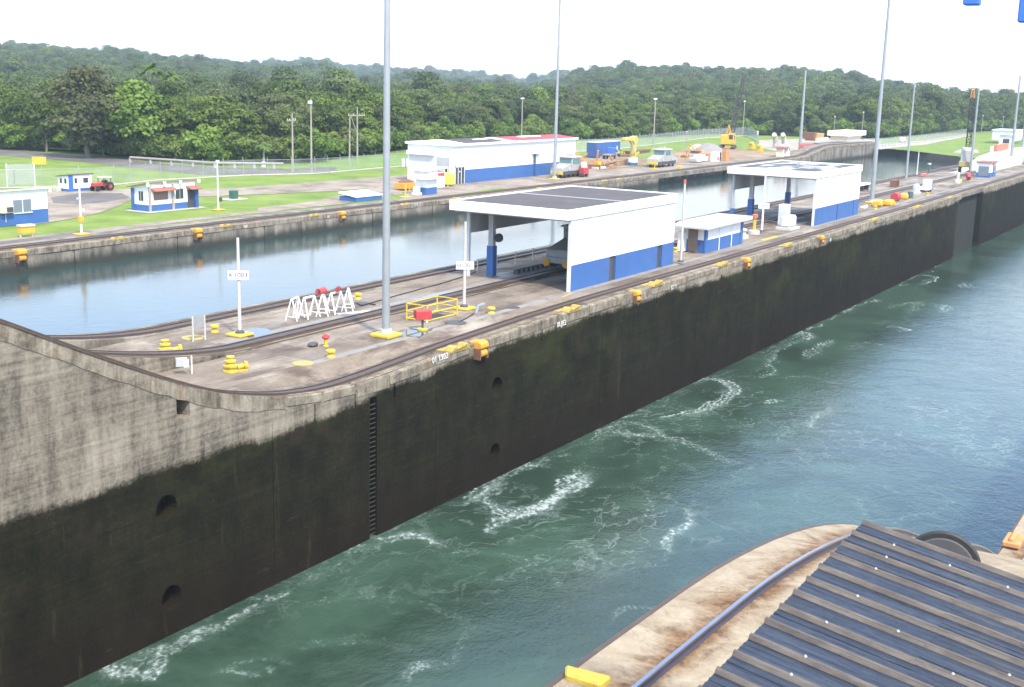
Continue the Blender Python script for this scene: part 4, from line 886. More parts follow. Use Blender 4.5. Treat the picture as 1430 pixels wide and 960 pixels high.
t = thing('skip', 'orange and brown tipping skip beyond the hump of the far track', 'skip', (350, 113, 1.0)); MB().prism([(-4, 0), (3.6, 0), (4.2, 2.0), (-4.6, 2.0)], 1, -1.5, 1.5).build('bin', 'rust_orange', t); MB().box(-5.6, -3.2, -1.6, 1.6, .5, 2.4).build('side_board', 'rust', t); MB().box(-4.2, 6.2, -2.2, -1.6, 0, .8).build('ramp', 'pale_cream', t)
t = thing('white_warehouse', 'plain white warehouse far along the centre wall', 'warehouse', (424, 73, 1.0)); MB().box(-7, 7, -3.5, 3.5, 0, 3.0).build('wall', 'white_paint', t); MB().box(-7.3, 7.3, -3.8, 3.8, 3.0, 3.35).build('roof', 'pale_grey', t)
t = thing('white_warehouse', 'white shed partly cut off by the right edge beyond the mast', 'warehouse', (446, 66, 1.0)); MB().box(-4, 8, -3.5, 3.5, 0, 4.0).build('wall', 'white_paint', t); MB().box(-4.3, 8.3, -3.8, 3.8, 4.0, 4.4).build('roof', 'pale_grey', t)
p = at(1410, 214); t = thing('lookout_booth', 'white booth with dark window behind the orange barrier on the incline', 'booth', (345, 59.5, 0), .0)
MB().box(-2, 2.2, -1.6, 1.6, 0, 5.0).build('wall', 'white_paint', t); MB().box(-2.4, 2.6, -2, 2, 5.0, 5.25).build('roof', 'white_paint', t); MB().box(-.9, .6, -1.66, -1.61, 2.9, 4.0).build('window', 'glass_dark', t); MB().box(-2.06, -2.01, -1.0, .6, 2.9, 4.0).build('window', 'glass_dark', t)
t = thing('barrier_wall', 'bright orange barrier panel on the pale incline of the centre wall', 'barrier', (309, 54.4, 2.4), 0.0); MB().box(-7, 8, -.3, .3, .2, 1.5).build('panel', 'red_orange', t); MB().box(-9, 8.5, .35, .8, 0, 1.2).build('kerb', 'pale_grey', t)
t = thing('office_hut', 'white hut with blue door and red sign board near the far crane', 'hut', (246.8, 45.7, 0))
x0, x1, y0, y1 = -2.6, 3.3, -1.2, 1.3
m = MB(); m.m = 0; m.box(x0, x1, y0, y1, .9, 2.75); m.m = 1; m.box(x0-.01, x1+.01, y0-.01, y1+.01, 0, .898); m.build('wall', ['white_paint', 'blue_paint'], t)
MB().box(x0-.25, x1+.3, y0-.3, y1+.3, 2.75, 2.9).build('roof', 'terracotta', t)
MB().box(x0-.05, x0-.012, y0+.2, y1-.4, .3, 2.1).build('window', 'glass_grey', t); MB().box(.1, 1.1, y0-.06, y0-.012, .02, 2.0).build('door', 'blue_dark', t)
MB().box(1.5, 3.0, y0-.05, y0-.012, 1.0, 2.2).build('window', 'glass_grey', t); MB().box(-.6, 1.1, y0-.08, y0-.062, 2.05, 2.6).build('sign_board', 'faded_red', t)

# --- corrugated shelter roof below the camera
t = thing('shelter', 'blue grey corrugated metal shelter roof beside the foreground rail', 'shelter', (0, 0, 0))
ZE = 11.5; e0 = at(1205, 730, ZE); YE = e0.y; XE = e0.x; SL = -.16
pr = []; sp_ = .335; n = int((XE+4)/sp_)
for i in range(n+1):                      # section along X: broad pan, two faint ribs, tall rib
    x = XE - sp_*i
    pr += [(x, .032, 1), (x-.034, .032, 1), (x-.056, 0, 0), (x-.140, .0, 0), (x-.150, .008, 0), (x-.162, .0, 0), (x-.220, .0, 0), (x-.230, .008, 0), (x-.242, .0, 0), (x-sp_+.018, 0, 0)]
m = MB(); rows = [0, -1.1, -2.2, -3.3, -4.4, -5.5]
vs = [(x, YE+r, ZE+z+r*-SL*1) for r in rows for (x, z, q) in pr]; k = len(pr)
for j in range(len(rows)-1):
    for i in range(k-1):
        m.m = 1 if pr[i][1] > .03 else 0
        m.add([vs[j*k+i], vs[j*k+i+1], vs[(j+1)*k+i+1], vs[(j+1)*k+i]], [(0, 1, 2, 3)])
rf = m.build('roof_sheet', ['corrugated_metal', 'dusty_metal'], t)
md = rf.modifiers.new('thickness', 'SOLIDIFY'); md.thickness = .004; md.offset = -1
rnd = random.Random(11); sc0 = None
for r in (-.42, -.9, -1.4, -1.75, -2.3, -3.1):
    for i in range(1, 20):
        if rnd.random() < (.7 if r in (-.42, -1.75, -3.1) else .22):
            x = XE-sp_*i-.022+rnd.uniform(-.01, .01); y = YE+r+rnd.uniform(-.03, .03)
            if sc0 is None: sc0 = MB().lathe([(.013, 0), (.013, .007), (.009, .010), (.007, .016)], n=8).build('roof_screw', 'grey_paint', t)
            o = sc0 if 'used' not in KIDS else sc0.copy(); KIDS['used'] = 1; o.location = (x, y, ZE-SL*(y-YE)+.032)
            if o is not sc0: C.objects.link(o); o.parent = t
m = MB(); [m.beam((-3, YE+r, ZE-SL*r-.06), (XE-.1, YE+r, ZE-SL*r-.06), .06, .09) for r in (-.15, -1.75, -3.3, -5.2)]; m.build('purlin', 'dark_grey', t)
[MB().box(x-.05, x+.05, YE+r-.05, YE+r+.05, sm(PW, x), ZE-SL*r-.1).build('post', 'dark_grey', t) for x in (XE-.5, 5.2, 0) for r in (-.2, -5.2)]
# dark wheel standing beyond the shelter
p = aty(1320, 742, 3.3)
t = thing('cable_reel', 'dark round cable reel rising behind the corrugated roof', 'cable reel', (p.x, 3.3, p.z-.56), -1.38)
t.scale = (.53,)*3
m = MB(); m.cyl((0, -.09, 0), (0, .09, 0), 1.05, 1.05, 40); m.build('tread', 'black', t, bevel=.04, smooth=True)
m = MB(); m.cyl((0, -.115, 0), (0, -.092, 0), .84, .88, 32); m.cyl((0, -.20, 0), (0, -.116, 0), .18, .18, 12); m.build('hub', 'dark_grey', t)
zb = sm(PW, p.x)
m = MB(); m.beam((-.8, 0, (zb-p.z+.56)/.53), (0, .3, 0), .12); m.beam((.8, 0, (zb-p.z+.56)/.53), (0, .3, 0), .12); m.beam((-.8, 0, (zb-p.z+.56)/.53), (0, -.42, 0), .12); m.beam((.8, 0, (zb-p.z+.56)/.53), (0, -.42, 0), .12); m.build('stand', 'dark_grey', t)
# blue lamp boxes hanging under the viewing terrace eave above the camera
t = thing('eave_beam', 'white eave beam of the viewing terrace, just out of view above', 'beam', (9.0, 1.4, 17.0)); MB().box(-.08, .08, -2.5, 1.2, 0, .2).build('beam', 'white_paint', t); [MB().box(-12, -.081, y-.06, y+.06, .02, .18).build('rafter', 'white_paint', t) for y in (-2.3, 1.0)]; [MB().box(-12, -11.8, y-.1, y+.1, -8.6, .019).build('post', 'white_paint', t) for y in (-2.3, 1.0)]
for (px, lab) in ((1357, 'blue hanging box at the top edge of the sky'), (1430, 'blue hanging box cut off by the right edge of the sky')):
    zb_ = 8 if px < 1400 else 32; v = _ray(px, zb_); p = CAM+v*(9.0/v.x); w = .052 if px < 1400 else .04
    t = thing('hanging_box', lab, 'hanging box', (p.x, p.y, p.z)); MB().box(-w, w, -w, w, 0, .55).build('casing', 'blue_bright', t, bevel=.01); MB().cyl((0, 0, .55), (0, 0, 17.0-p.z), .012, n=6).build('hanger', 'grey_paint', t)
# ================================================================== MASTS, POLES
def g2(px, py, z=0): p = at(px, py, z); return (p.x, p.y, z)
def mast(p, h, r0, r1, label, base=True, group='tall steel light masts'):
    t = thing('light_mast', label, 'light mast', p, 0, group)
    if base: MB().box(-.72, .72, -.72, .72, 0, .22).build('base_block', 'yellow_paint', t, bevel=.05); MB().cyl((0, 0, .2), (0, 0, .5), r0+.16, r0+.1, 14).build('base_flange', 'grey_paint', t)
    MB().cyl((0, 0, .2), (0, 0, h*.5), r0, (r0+r1)/2, 16).build('lower_pole', 'galvanised', t, smooth=True)
    MB().cyl((0, 0, h*.5-.01), (0, 0, h), (r0+r1)/2-.012, r1, 16).build('upper_pole', 'galvanised', t, smooth=True)
    return t
mast(g2(539, 470), 36, .25, .13, 'tall grey light mast on yellow base in front of the nearer shed')
mast(g2(774, 251), 30, .30, .15, 'tall grey light mast on yellow base in front of the workshop')
mast(g2(1217, 284), 30, .33, .17, 'tall leaning looking grey mast just right of the farther shed')
mast((309, 103.4, 0), 20.2, .42, .2, 'grey light mast by the red and white barrier on the far bank', False)
mast(g2(1265, 251), 17.2, .22, .13, 'slim mast at the island edge left of the black lattice crane', False)
mast(g2(1355, 241), 16.6, .26, .16, 'grey mast directly behind the black lattice crane', False)
mast(g2(1411, 232), 19.5, .34, .2, 'grey mast by the pale incline near the right edge', False)
mast((330, 53.0, 2.4), 22, .36, .22, 'mast standing farthest right behind the others', False)
def sign_pole(p, h, zs, txt, label, base=True, post='grey_cream', rz=-1.05):
    t = thing('sign_post', label, 'sign post', p, 0)
    if base: MB().box(-.62, .62, -.62, .62, 0, .17).build('base_block', 'yellow_paint', t, bevel=.05)
    MB().lathe([(.30, .17), (.28, .26), (.14, .36)], n=10).build('base_collar', 'dark_grey', t)
    MB().cyl((0, 0, .2), (0, 0, h), .115, .085, 12).build('pole', post, t, smooth=True)
    if txt:
        d = Vector((math.cos(rz), math.sin(rz), 0)); e = Vector((-d.y, d.x, 0))   # facing direction d is toward the viewer
        n = Vector((-.75, -.66, 0)).normalized(); s = Vector((-n.y, n.x, 0))
        m = MB(); m.beam(s*-.62+n*.14+Vector((0, 0, zs)), s*.62+n*.14+Vector((0, 0, zs)), .06, .55); b = m.build('sign_board', 'white_paint', t)
        text_mesh('lettering', txt, .42, 'black', b, tuple(n*.18+Vector((0, 0, zs))), tuple(s), (0, 0, 1), .01)
    return t
sign_pole(g2(335, 469), 6.0, 3.75, 'K1003', 'tall pole with small white number sign on yellow base beside the puddle')
sign_pole(g2(648, 432), 6.1, 3.1, 'H1001', 'pole with small white number sign on yellow base in front of the nearer shed')
sign_pole((99.6, 43.5, 0), 7.2, 0, '', 'thin pole with orange tip at the right end of the nearer shed', False)
MB().cyl((0, 0, 7.15), (0, 0, 7.5), .11, .11).build('tip', 'red_orange', bpy.data.objects['sign_post.002'])
sign_pole((127.3, 46.2, 0), 6.4, 3.0, 'B2', 'white pole with small sign by the yellow pump in front of the farther shed', False, 'white_paint')
sign_pole(g2(1280, 247), 4.6, 0, '', 'thin white pole at the island edge right of the slim mast', False, 'pale_grey')
t = thing('jet_pump', 'yellow pump stand with red head on a concrete ring before the farther shed', 'pump', (126.0, 46.6, 0))
MB().lathe([(.62, 0), (.6, .35), (.52, .42)], n=16).build('base_ring', 'concrete_light', t)
m = MB(); m.cyl((-.2, 0, .4), (-.2, 0, 1.7), .09); m.cyl((.25, 0, .4), (.25, 0, 1.7), .09); m.beam((-.35, 0, 1.2), (.4, 0, 1.2), .08); m.build('legs', 'yellow_paint', t); MB().box(-.4, .45, -.2, .2, 1.7, 2.15).build('head', 'red_orange', t, bevel=.04)
t = thing('ventilator', 'low pale concrete vent cap left of the yellow pump', 'vent', (121.8, 46.4, 0)); m = MB(); m.lathe([(.75, 0), (.72, .3), (.45, .36), (.42, .75), (.6, .8), (.55, .95), (.2, 1.05)], n=16); m.build('cap', 'concrete_light', t)
t = thing('equipment_cabinet', 'low rounded white cabinet at the corner of the farther shed', 'cabinet', (133.6, 45.4, 0)); MB().box(-1.6, 1.5, -.9, .9, 0, .25).build('plinth', 'concrete_light', t); m = MB(); m.box(-1.2, 1.1, -.6, .6, .25, 1.55); m.build('casing', 'pale_grey', t, bevel=.2); MB().box(1.12, 1.3, -.5, .5, .5, 1.4).build('door', 'black', t)
t = thing('equipment_cabinet', 'upright white control cabinet inside the farther shed entrance', 'cabinet', (137.2, 47.2, 0)); MB().box(-.7, .7, -.5, .5, 0, 2.4).build('casing', 'pale_grey', t, bevel=.05); MB().box(.72, .78, -.3, .3, .6, 2.1).build('door', 'glass_dark', t)
m = MB(); m.box(-.1, 4.6, -.2, .2, 0, .05); tag(m.build('kerb_mark', 'yellow_paint', loc=(121.0, 43.8, .012)), 'worn yellow floor bar beside the near track by the booth', 'floor marking')

# ------------------------------------------------------------------ small things on the island
def bollard(p, label):
    t = thing('bollard', label, 'bollard', p, 0, 'round yellow mooring bollards')
    MB().lathe([(.40, 0), (.40, .06), (.30, .14), (.24, .3), (.25, .42)], n=18).build('stem', 'yellow_paint', t, smooth=True)
    MB().lathe([(.26, .42), (.42, .46), (.43, .60), (.36, .67), (.05, .69)], n=18).build('cap', 'yellow_paint', t, smooth=True)
    return t
b0 = bollard(g2(300, 464), 'round yellow bollard nearest the grey notice board')
for (x, y, l) in ((500, 418, 'round yellow bollard right of the white trestles'), (462, 499, 'round yellow bollard in front of the fire hydrant'), (686, 438, 'round yellow bollard between the near sign post and the near track'), (943, 352, 'round yellow bollard behind the right end of the nearer shed'), (1222, 292, 'yellow bollard at the foot of the mast beyond the farther shed'), (1295, 273, 'yellow bollard beside the small white cart')):
    dup(b0, g2(x, y), label=l)
for _o in [o for o in C.objects if o.name.startswith('bollard')]: _o.scale = (.66,)*3
def fairlead(p, label, rz):
    t = thing('fairlead', label, 'fairlead', p, rz, 'yellow fairleads at the foot of the incline')
    m = MB(); m.lathe([(.62, 0), (.62, .12), (.42, .16), (.36, .32), (.56, .38), (.58, .52), (.36, .58), (.3, .74), (.46, .80), (.46, .90), (.28, .95), (.24, 1.1), (.34, 1.16), (.33, 1.24), (.1, 1.27)], n=18); m.build('sheave_stack', 'yellow_paint', t, smooth=True); t.scale = (.68,)*3
    m = MB(); m.cyl((.55, 0, .3), (1.15, 0, .42), .2, .2, 12); m.cyl((1.1, 0, .42), (1.35, 0, .44), .36, .30, 14); m.box(.3, 1.3, -.3, .3, 0, .14); m.build('side_roller', 'yellow_paint', t, smooth=True)
    return t
f0 = fairlead(g2(231, 495), 'stacked yellow fairlead on the far strip behind the middle track', -.55)
dup(f0, g2(322, 519), -.55, 'stacked yellow fairlead nearest the incline of the near track')
def cover(p, r, mt, label):
    m = MB(); m.lathe([(r, 0), (r, .03), (r-.05, .045), (.02, .045)], n=20); o = m.build('manhole_cover', mt, loc=p); tag(o, label, 'manhole cover')
cover(g2(270, 472), .72, 'pale_yellow', 'faded yellow round cover under the grey notice board'); cover(g2(423, 508), .62, 'pale_yellow', 'faded yellow round cover near the rope heap'); cover(g2(636, 451), .72, 'dark_grey', 'dark round cover beside the yellow railing'); cover(g2(716, 430), .5, 'dark_grey', 'dark drain cover beyond the bollard at the near track'); cover(g2(505, 424), .55, 'dark_grey', 'dark drain cover by the white trestles')
t = thing('fire_hydrant', 'yellow fire hydrant with red bonnet on the deck', 'fire hydrant', g2(455, 484)); t.scale = (.8,)*3; MB().lathe([(.22, 0), (.22, .06), (.14, .1), (.14, .55), (.2, .6)], n=14).build('barrel', 'yellow_paint', t, smooth=True); m = MB(); m.lathe([(.24, .6), (.28, .68), (.24, .82), (.12, .9), (.07, .96)], n=14); m.cyl((-.34, 0, .72), (.34, 0, .72), .09, .09, 10); m.build('bonnet', 'red_paint', t)
t = thing('notice_board', 'grey notice board on two pale posts', 'notice board', g2(278, 476), -.25); m = MB()
for x in (-.40, .40): MB().box(x-.035, x+.035, -.035, .035, 0, 1.5).build('post', 'grey_cream', t)
MB().box(-.36, .36, -.03, .03, .80, 1.48).build('board', 'dull_grey', t)
t = thing('sign_post', 'short pole with grey box and white square sign behind the incline rail', 'sign post', g2(268, 522), -.6); t.scale = (.72,)*3; MB().box(-.05, .05, -.05, .05, 0, 1.35).build('post', 'pale_grey', t); MB().box(-1.15, -.35, -.3, .1, .65, 1.25).build('box', 'grey_paint', t); w = MB().box(-.62, -.25, -.36, -.31, .6, 1.15).build('plate', 'white_paint', t); MB().box(-.47, -.40, -.375, -.361, .82, .90).build('mark', 'dark_grey', w)
# trestles with red drums
def trestle(p, rz, label):
    t = thing('trestle', label, 'trestle', p, rz, 'white trestles lined up on the deck')
    w, h = .55, 1.40
    MB().beam((-w, 0, h), (w, 0, h), .09, .1).build('top_beam', 'white_paint', t)
    for sx in (-1, 1):
        for sy in (-1, 1): MB().beam((sx*(w-.02), sy*.04, h), (sx*(w+.10), sy*.40, 0), .065).build('leg', 'white_paint', t)
    m = MB(); m.beam((-(w+.08), -.36, .15), (w, -.04, h-.05), .05); m.beam((-(w+.09), -.34, .28), (-(w+.09), .34, .28), .05); m.beam((w+.09, -.34, .28), (w+.09, .34, .28), .05); m.build('brace', 'white_paint', t)
    return t
tp = [((412, 446), 'leftmost white trestle of the row, apart from the others'), ((432, 444), 'second white trestle from the left, still bare'), ((451, 440), 'white trestle under the larger red drum'), ((469, 437), 'white trestle under the smaller dark red drum'), ((486, 433), 'rightmost white trestle of the row near the yellow bollard')]
t0 = None
for i, ((x, y), l) in enumerate(tp):
    if t0 is None: t0 = trestle(g2(x, y), .35, l)
    else: dup(t0, g2(x, y), .35+(-1)**i*.28, l)
p = g2(449, 441); t = thing('drum', 'red drum lying across two white trestles', 'drum', (p[0]+.1, p[1]+.1, 1.63), .2); t.scale = (.7,)*3; m = MB(); m.cyl((-.6, 0, 0), (.6, 0, 0), .31, .31, 16); m.build('shell', 'red_paint', t, smooth=True); m = MB(); [m.cyl((x-.03, 0, 0), (x+.03, 0, 0), .33, .33, 16) for x in (-.57, -.2, .2, .57)]; m.build('rim', 'faded_red', t)
p = g2(473, 437); t = thing('drum', 'smaller dark red drum at the right end of the trestles', 'drum', (p[0], p[1]+.05, 1.61), .5); t.scale = (.6,)*3; m = MB(); m.cyl((-.35, 0, 0), (.35, 0, 0), .27, .27, 16); m.build('shell', 'red_dark', t, smooth=True); m = MB(); [m.cyl((x-.03, 0, 0), (x+.03, 0, 0), .29, .29, 16) for x in (-.33, .33)]; m.build('rim', 'red_paint', t)
p = g2(490, 440); m = MB(); m.beam((0, 0, .05), (2.3, -1.0, .05), .42, .06); tag(m.build('plank', 'concrete_light', loc=(p[0]-.6, p[1]+.7, 0)), 'pale plank lying on the deck beside the trestles', 'plank')
# yellow railing round an open hatch
A, D, Cc, B = (63.45, 47.05), (63.55, 45.45), (66.85, 45.35), (67.0, 47.1)
t = thing('railing', 'yellow pipe railing round an open hatch', 'railing', (0, 0, 0)); cs = (A, D, Cc, B)
for c in cs: MB().cyl((c[0], c[1], 0), (c[0], c[1], 1.12), .055, n=8).build('post', 'yellow_paint', t)
for i in range(4):
    a, b = cs[i], cs[(i+1) % 4]
    for z in (.12, .6, 1.1): MB().cyl((a[0], a[1], z), (b[0], b[1], z), .045, n=8).build('rail', 'yellow_paint', t)
m = MB(); m.box(64.3, 66.5, 45.7, 46.8, .005, .02); tag(m.build('hatch', 'black'), 'black plate standing for the shaded hatch opening inside the yellow railing', 'hatch')  # flat plate on the deck; the pit's inner shade is put into its black
t = thing('hose_box', 'red hose box on a thin post with round yellow foot', 'hose box', g2(590, 461), -.6); t.scale = (.85,)*3; MB().lathe([(.42, 0), (.42, .1), (.3, .16)], n=16).build('foot', 'yellow_paint', t); MB().box(-.07, .07, -.05, .05, .1, .95).build('post', 'dark_grey', t)
m = MB(); m.prism([(-.34, .80), (.30, .95), (.36, 1.42), (.12, 1.58), (-.34, 1.5)], 0, -.62, .62); m.build('casing', 'red_paint', t, bevel=.04); MB().cyl((.2, -.36, .62), (.2, -.36, .82), .06).build('nozzle', 'white_paint', t)
t = thing('safety_rail', 'low cream railing along the service pit in the nearer shed', 'railing', (0, 0, 0))
P = [(83.4, 54.6), (86.4, 54.6), (89.4, 54.6), (92.4, 54.6), (95.4, 54.6)]
for a in P: MB().cyl((a[0], a[1], 0), (a[0], a[1], 1.15), .05, n=8).build('post', 'pale_cream', t)
MB().cyl((83.4, 54.6, 1.1), (95.4, 54.6, 1.1), .025, n=6).build('rail', 'pale_cream', t)
t = thing('service_pit', 'long service pit with ribbed pale side beside the track in the nearer shed', 'pit', (0, 0, 0)); MB().box(84.5, 98, 51.6, 51.75, .04, .42).build('rim', 'dark_grey', t); m = MB(); [m.box(x, x+.2, 51.5, 51.59, .02, .34) for x in xs(84.6, 97.6, .75)]; m.build('ribs', 'walk_grey', t)
m = MB(); a_, b_, c_ = g2(620, 390.5, .012), g2(690, 400.5, .012), g2(745, 381, .012); m.beam(a_, b_, .12, .008); m.beam(b_, c_, .12, .008); tag(m.build('floor_marking', 'pale_yellow'), 'faded yellow line on the floor of the nearer shed', 'floor marking')
m = MB(); m.beam(g2(785, 415, .014), g2(800, 409.5, .014), .12, .008); tag(m.build('floor_marking', 'yellow_paint'), 'short yellow line at the corner of the nearer shed', 'floor marking')
def cable(pts, label, mt='black', r=.035):
    P = [at(x, y, .05) for x, y in pts]; m = MB(); [m.cyl(p, q, r, r, 6) for p, q in zip(P, P[1:])]; tag(m.build('cable', mt), label, 'cable')
cable([(515, 424), (550, 414), (590, 403), (620, 395), (648, 386), (668, 378)], 'thin dark cable running along the deck behind the yellow railing')
cable([(641, 450), (652, 444), (662, 438)], 'short dark hose from the round cover to the puddle')
cable([(497, 423), (505, 427), (515, 424), (524, 426)], 'coiled end of cable by the white trestles', 'black', .05)
o = MB().ball((0, 0, .12), .32, 10, 6, (1.2, .9, .5)).build('rope_heap', 'dark_grey', loc=g2(437, 484)); tag(o, 'dark heap of rope left of the fire hydrant', 'rope')
# yellow chocks in the coping and orange fenders on the walls
def chock(p, label, sgn=1, s=1.0):
    t = thing('line_chock', label, 'chock', p, 0, 'yellow line chocks set in the wall edge'); t.scale = (s, s, s)
    m = MB(); m.prism([(-1.0, 0), (-.8, .30), (-.45, .34), (-.3, .08), (.3, .08), (.45, .34), (.8, .30), (1.0, 0)], 1, -.28, .30); m.build('horns', 'worn_yellow', t, bevel=.05)
    MB().box(-1.0, 1.0, -.25, .9, -.05, .02).build('plate', 'worn_yellow', t)
    return t
def fender(p, label, s=1.0):
    t = thing('wall_fender', label, 'fender', p, 0, 'orange fenders hanging on the lock walls'); t.scale = (s, s, s)
    m = MB(); m.prism([(.5, .10), (-.18, .16), (-.45, .05), (-.5, -.25), (-.36, -.34), (-.1, -.36), (.5, -.36)], 0, -.42, .42); m.build('upper_block', 'orange_paint', t, bevel=.06)
    m = MB(); m.cyl((-.32, -.22, -.62), (.32, -.22, -.62), .25, .25, 14); m.build('roller', 'orange_paint', t, bevel=.03); [MB().box(x, x+.12, -.4, .3, -1.0, -.30).build('bracket', 'rust', t) for x in (-.48, .36)]
    return t
c0 = chock((59.5, YN+.10, zr(59.5)-.02), 'yellow line chock left of the nearest orange fender')
for (px, py, l, s) in ((800, 436, 'yellow line chock right of the painted white numbers', 1), (917, 406, 'yellow line chock by the second painted number', 1), (1010, 377, 'yellow line chock just left of the third orange fender', .9), (1101, 349, 'yellow line chock below the small booth', .9), (1222, 312, 'yellow chock below the farther shed corner', .9), (1283, 291, 'yellow chock left of the gate recess', .9), (1328, 276, 'yellow chock at the left lip of the gate recess', .8)):
    q = aty(px, py, YN); c = dup(c0, (q.x, YN+.1, .0+min(0, zr(q.x))), label=l); c.scale = (s,)*3
f0 = fender((61.6, YN-.08, zr(61.6)+.0), 'large orange fender nearest on the centre wall')
for (px, py, l, s) in ((886, 414, 'orange fender below the nearer shed wall', .85), (1040, 372, 'orange fender below the small booth', .9), (1145, 336, 'orange fender below the farther shed', .8)):
    q = aty(px, py, YN); c = dup(f0, (q.x, YN-.05, 0), label=l); c.scale = (s,)*3
for (X_, l, s) in ((67.2, 'orange fender at the left end of the far bank', 1.05), (88.1, 'orange fender on the far bank below the roadside house', 1.0), (111.0, 'orange fender on the far bank left of the near mast', .95), (135.0, 'orange fender on the far bank at the corner of the nearer shed roof', .95), (52, 'orange fender hidden at the far left of the far bank', 1)):
    if X_ == 52: continue
    c = dup(f0, (X_, YB-.05, 0), label=l); c.scale = (s,)*3
for (px, py, l) in ((165, 335, 'faded chock on the far bank left of the second orange fender'), (316, 316, 'faded yellow chock on the far bank below the lamp post'), (440, 301, 'faded yellow chock on the far bank left of the near mast'), (566, 286, 'faded yellow chock on the far bank below the orange bin'), (754, 262, 'yellow chock on the far bank below the workshop mast'), (845, 255, 'yellow chock on the far bank below the grey locomotive'), (865, 254, 'second yellow chock on the far bank below the crane jib')):
    q = aty(px, py, YB); c = dup(c0, (q.x, YB+.1, -.08), label=l); c.scale = (.75,)*3; c['group'] = 'yellow line chocks set in the wall edge'

# ------------------------------------------------------------------ towing locomotives
def loco(p, rz, label, L=9.2):
    t = thing('towing_locomotive', label, 'locomotive', p, rz, 'towing locomotives')
    h = L/2
    MB().box(-h+.3, h-.3, -1.15, 1.15, .5, 1.05).build('chassis', 'dark_grey', t, bevel=.05)
    m = MB(); m.prism([(-h, 1.06), (-h+.1, 1.7), (-h+1.5, 2.0), (-1.5, 2.35), (-1.5, 1.06)], 1, -1.2, 1.2); m.build('hood', 'loco_grey', t, bevel=.08)
    m = MB(); m.prism([(h, 1.06), (h-.1, 1.7), (h-1.5, 2.0), (1.5, 2.35), (1.5, 1.06)], 1, -1.2, 1.2); m.build('hood', 'loco_grey', t, bevel=.08)
    cb = MB().box(-1.48, 1.48, -1.25, 1.25, 1.06, 3.3).build('cab', 'loco_grey', t, bevel=.06)
    for y in (-1.0, 1.0): MB().box(-1.2, 1.2, y*1.265-.012, y*1.265+.012, 2.25, 3.05).build('window', 'teal_glass', cb)
    for x in (-1.0, 1.0): MB().box(x*1.495-.012, x*1.495+.012, -1.0, 1.0, 2.4, 3.1).build('window', 'teal_glass', cb)
    MB().box(-1.7, 1.7, -1.4, 1.4, 3.3, 3.45).build('roof', 'pale_grey', t); m = MB(); m.box(-.5, .3, -.6, .6, 3.45, 3.8); m.cyl((.8, 0, 3.45), (.8, 0, 4.0), .08); m.build('roof_box', 'loco_grey', t)
    for x in (-h-.15, h-.35):
        b = MB().box(x, x+.5, -1.1, 1.1, .55, 1.1).build('bumper', 'mustard', t, bevel=.08)
    for x in (-h+1.4, -h+3.2, h-3.2, h-1.4):
        for y in (-.98, .98): MB().cyl((x, y-.12, .42), (x, y+.12, .42), .40, .40, 16).build('wheel', 'black', t)
    m = MB(); m.cyl((-h+2.4, -1.3, 1.5), (-h+2.4, -1.21, 1.5), .35, .35, 12); m.cyl((h-2.4, -1.3, 1.5), (h-2.4, -1.21, 1.5), .35, .35, 12); m.build('windlass', 'grey_paint', t)
    return t
l0 = loco((181.2, 100.4, .0), .02, 'grey towing locomotive parked beside the workshop mast')
l1 = dup(l0, (218.6, 100.6, 0), .02, 'pale grey towing locomotive with yellow bumper parked by the jib crane')
l2 = dup(l0, (93.0, 49.85, .1), 0, 'towing locomotive with yellow wheels sheltering under the nearer shed')
for o in l2.children:
    if o.name.startswith('bumper'): o.data = o.data.copy(); o.data.materials[0] = MATS['loco_grey']
for y in (-.95, .95):
    w = MB(); w.cyl((-4.86, y, .62), (-4.66, y, .62), .34, .34, 18); w.cyl((-4.92, y, .62), (-4.865, y, .62), .12, .12, 10); w.build('buffer_wheel', 'orange_paint', l2)
t = thing('supply_cart', 'red supply cart in front of the locomotive by the workshop', 'cart', (182.8, 98.5, 0)); m = MB(); m.box(-.9, .9, -.5, .5, .5, 1.5); m.build('box', 'red_paint', t, bevel=.05); m = MB(); [m.cyl((x, -.45, .3), (x, .45, .3), .28, .28, 12) for x in (-.6, .6)]; m.build('wheels', 'dark_grey', t); MB().box(-.7, .6, -.3, .3, 1.5, 2.5).build('equipment', 'pale_grey', t, bevel=.1)
t = thing('guard_booth', 'small white hood with red flag panel on the locomotive side of the mast', 'sign', (176.8, 100.8, 0)); MB().box(-.06, .06, -.06, .06, 0, 2.2).build('post', 'grey_paint', t); MB().prism([(-.7, 2.0), (.9, 2.0), (-.3, 3.1)], 1, -.03, .03).build('panel', 'faded_red', t)

# ------------------------------------------------------------------ cranes
def lattice(m, a, b, w0, w1, n, bar):
    a = Vector(a); b = Vector(b); d = (b-a).normalized(); up = Vector((0, 0, 1)) if abs(d.z) < .9 else Vector((1, 0, 0)); r = d.cross(up).normalized(); u = r.cross(d)
    def ring(t): c = a.lerp(b, t); w = w0+(w1-w0)*t; return [c+r*(sx*w/2)+u*(sy*w/2) for sx, sy in ((-1, -1), (1, -1), (1, 1), (-1, 1))]
    for i in range(n):
        p, q = ring(i/n), ring((i+1)/n)
        for j in range(4):
            m.beam(p[j], q[j], bar); m.beam(p[j], q[(j+1) % 4], bar*.6); m.beam(q[j], q[(j+1) % 4], bar*.6)
p = g2(1014, 209.5); t = thing('crawler_crane', 'orange yellow crawler crane with long dark boom on the far grass', 'crane', (297.5, 118.6, 0), .25)
for y in (-1.5, 1.5): m = MB(); m.prism([(-2.3, .1), (-2.0, 0), (2.0, 0), (2.3, .1), (2.5, .5), (2.2, .95), (-2.2, .95), (-2.5, .5)], 1, y-.4, y+.4); m.build('track', 'dark_grey', t)
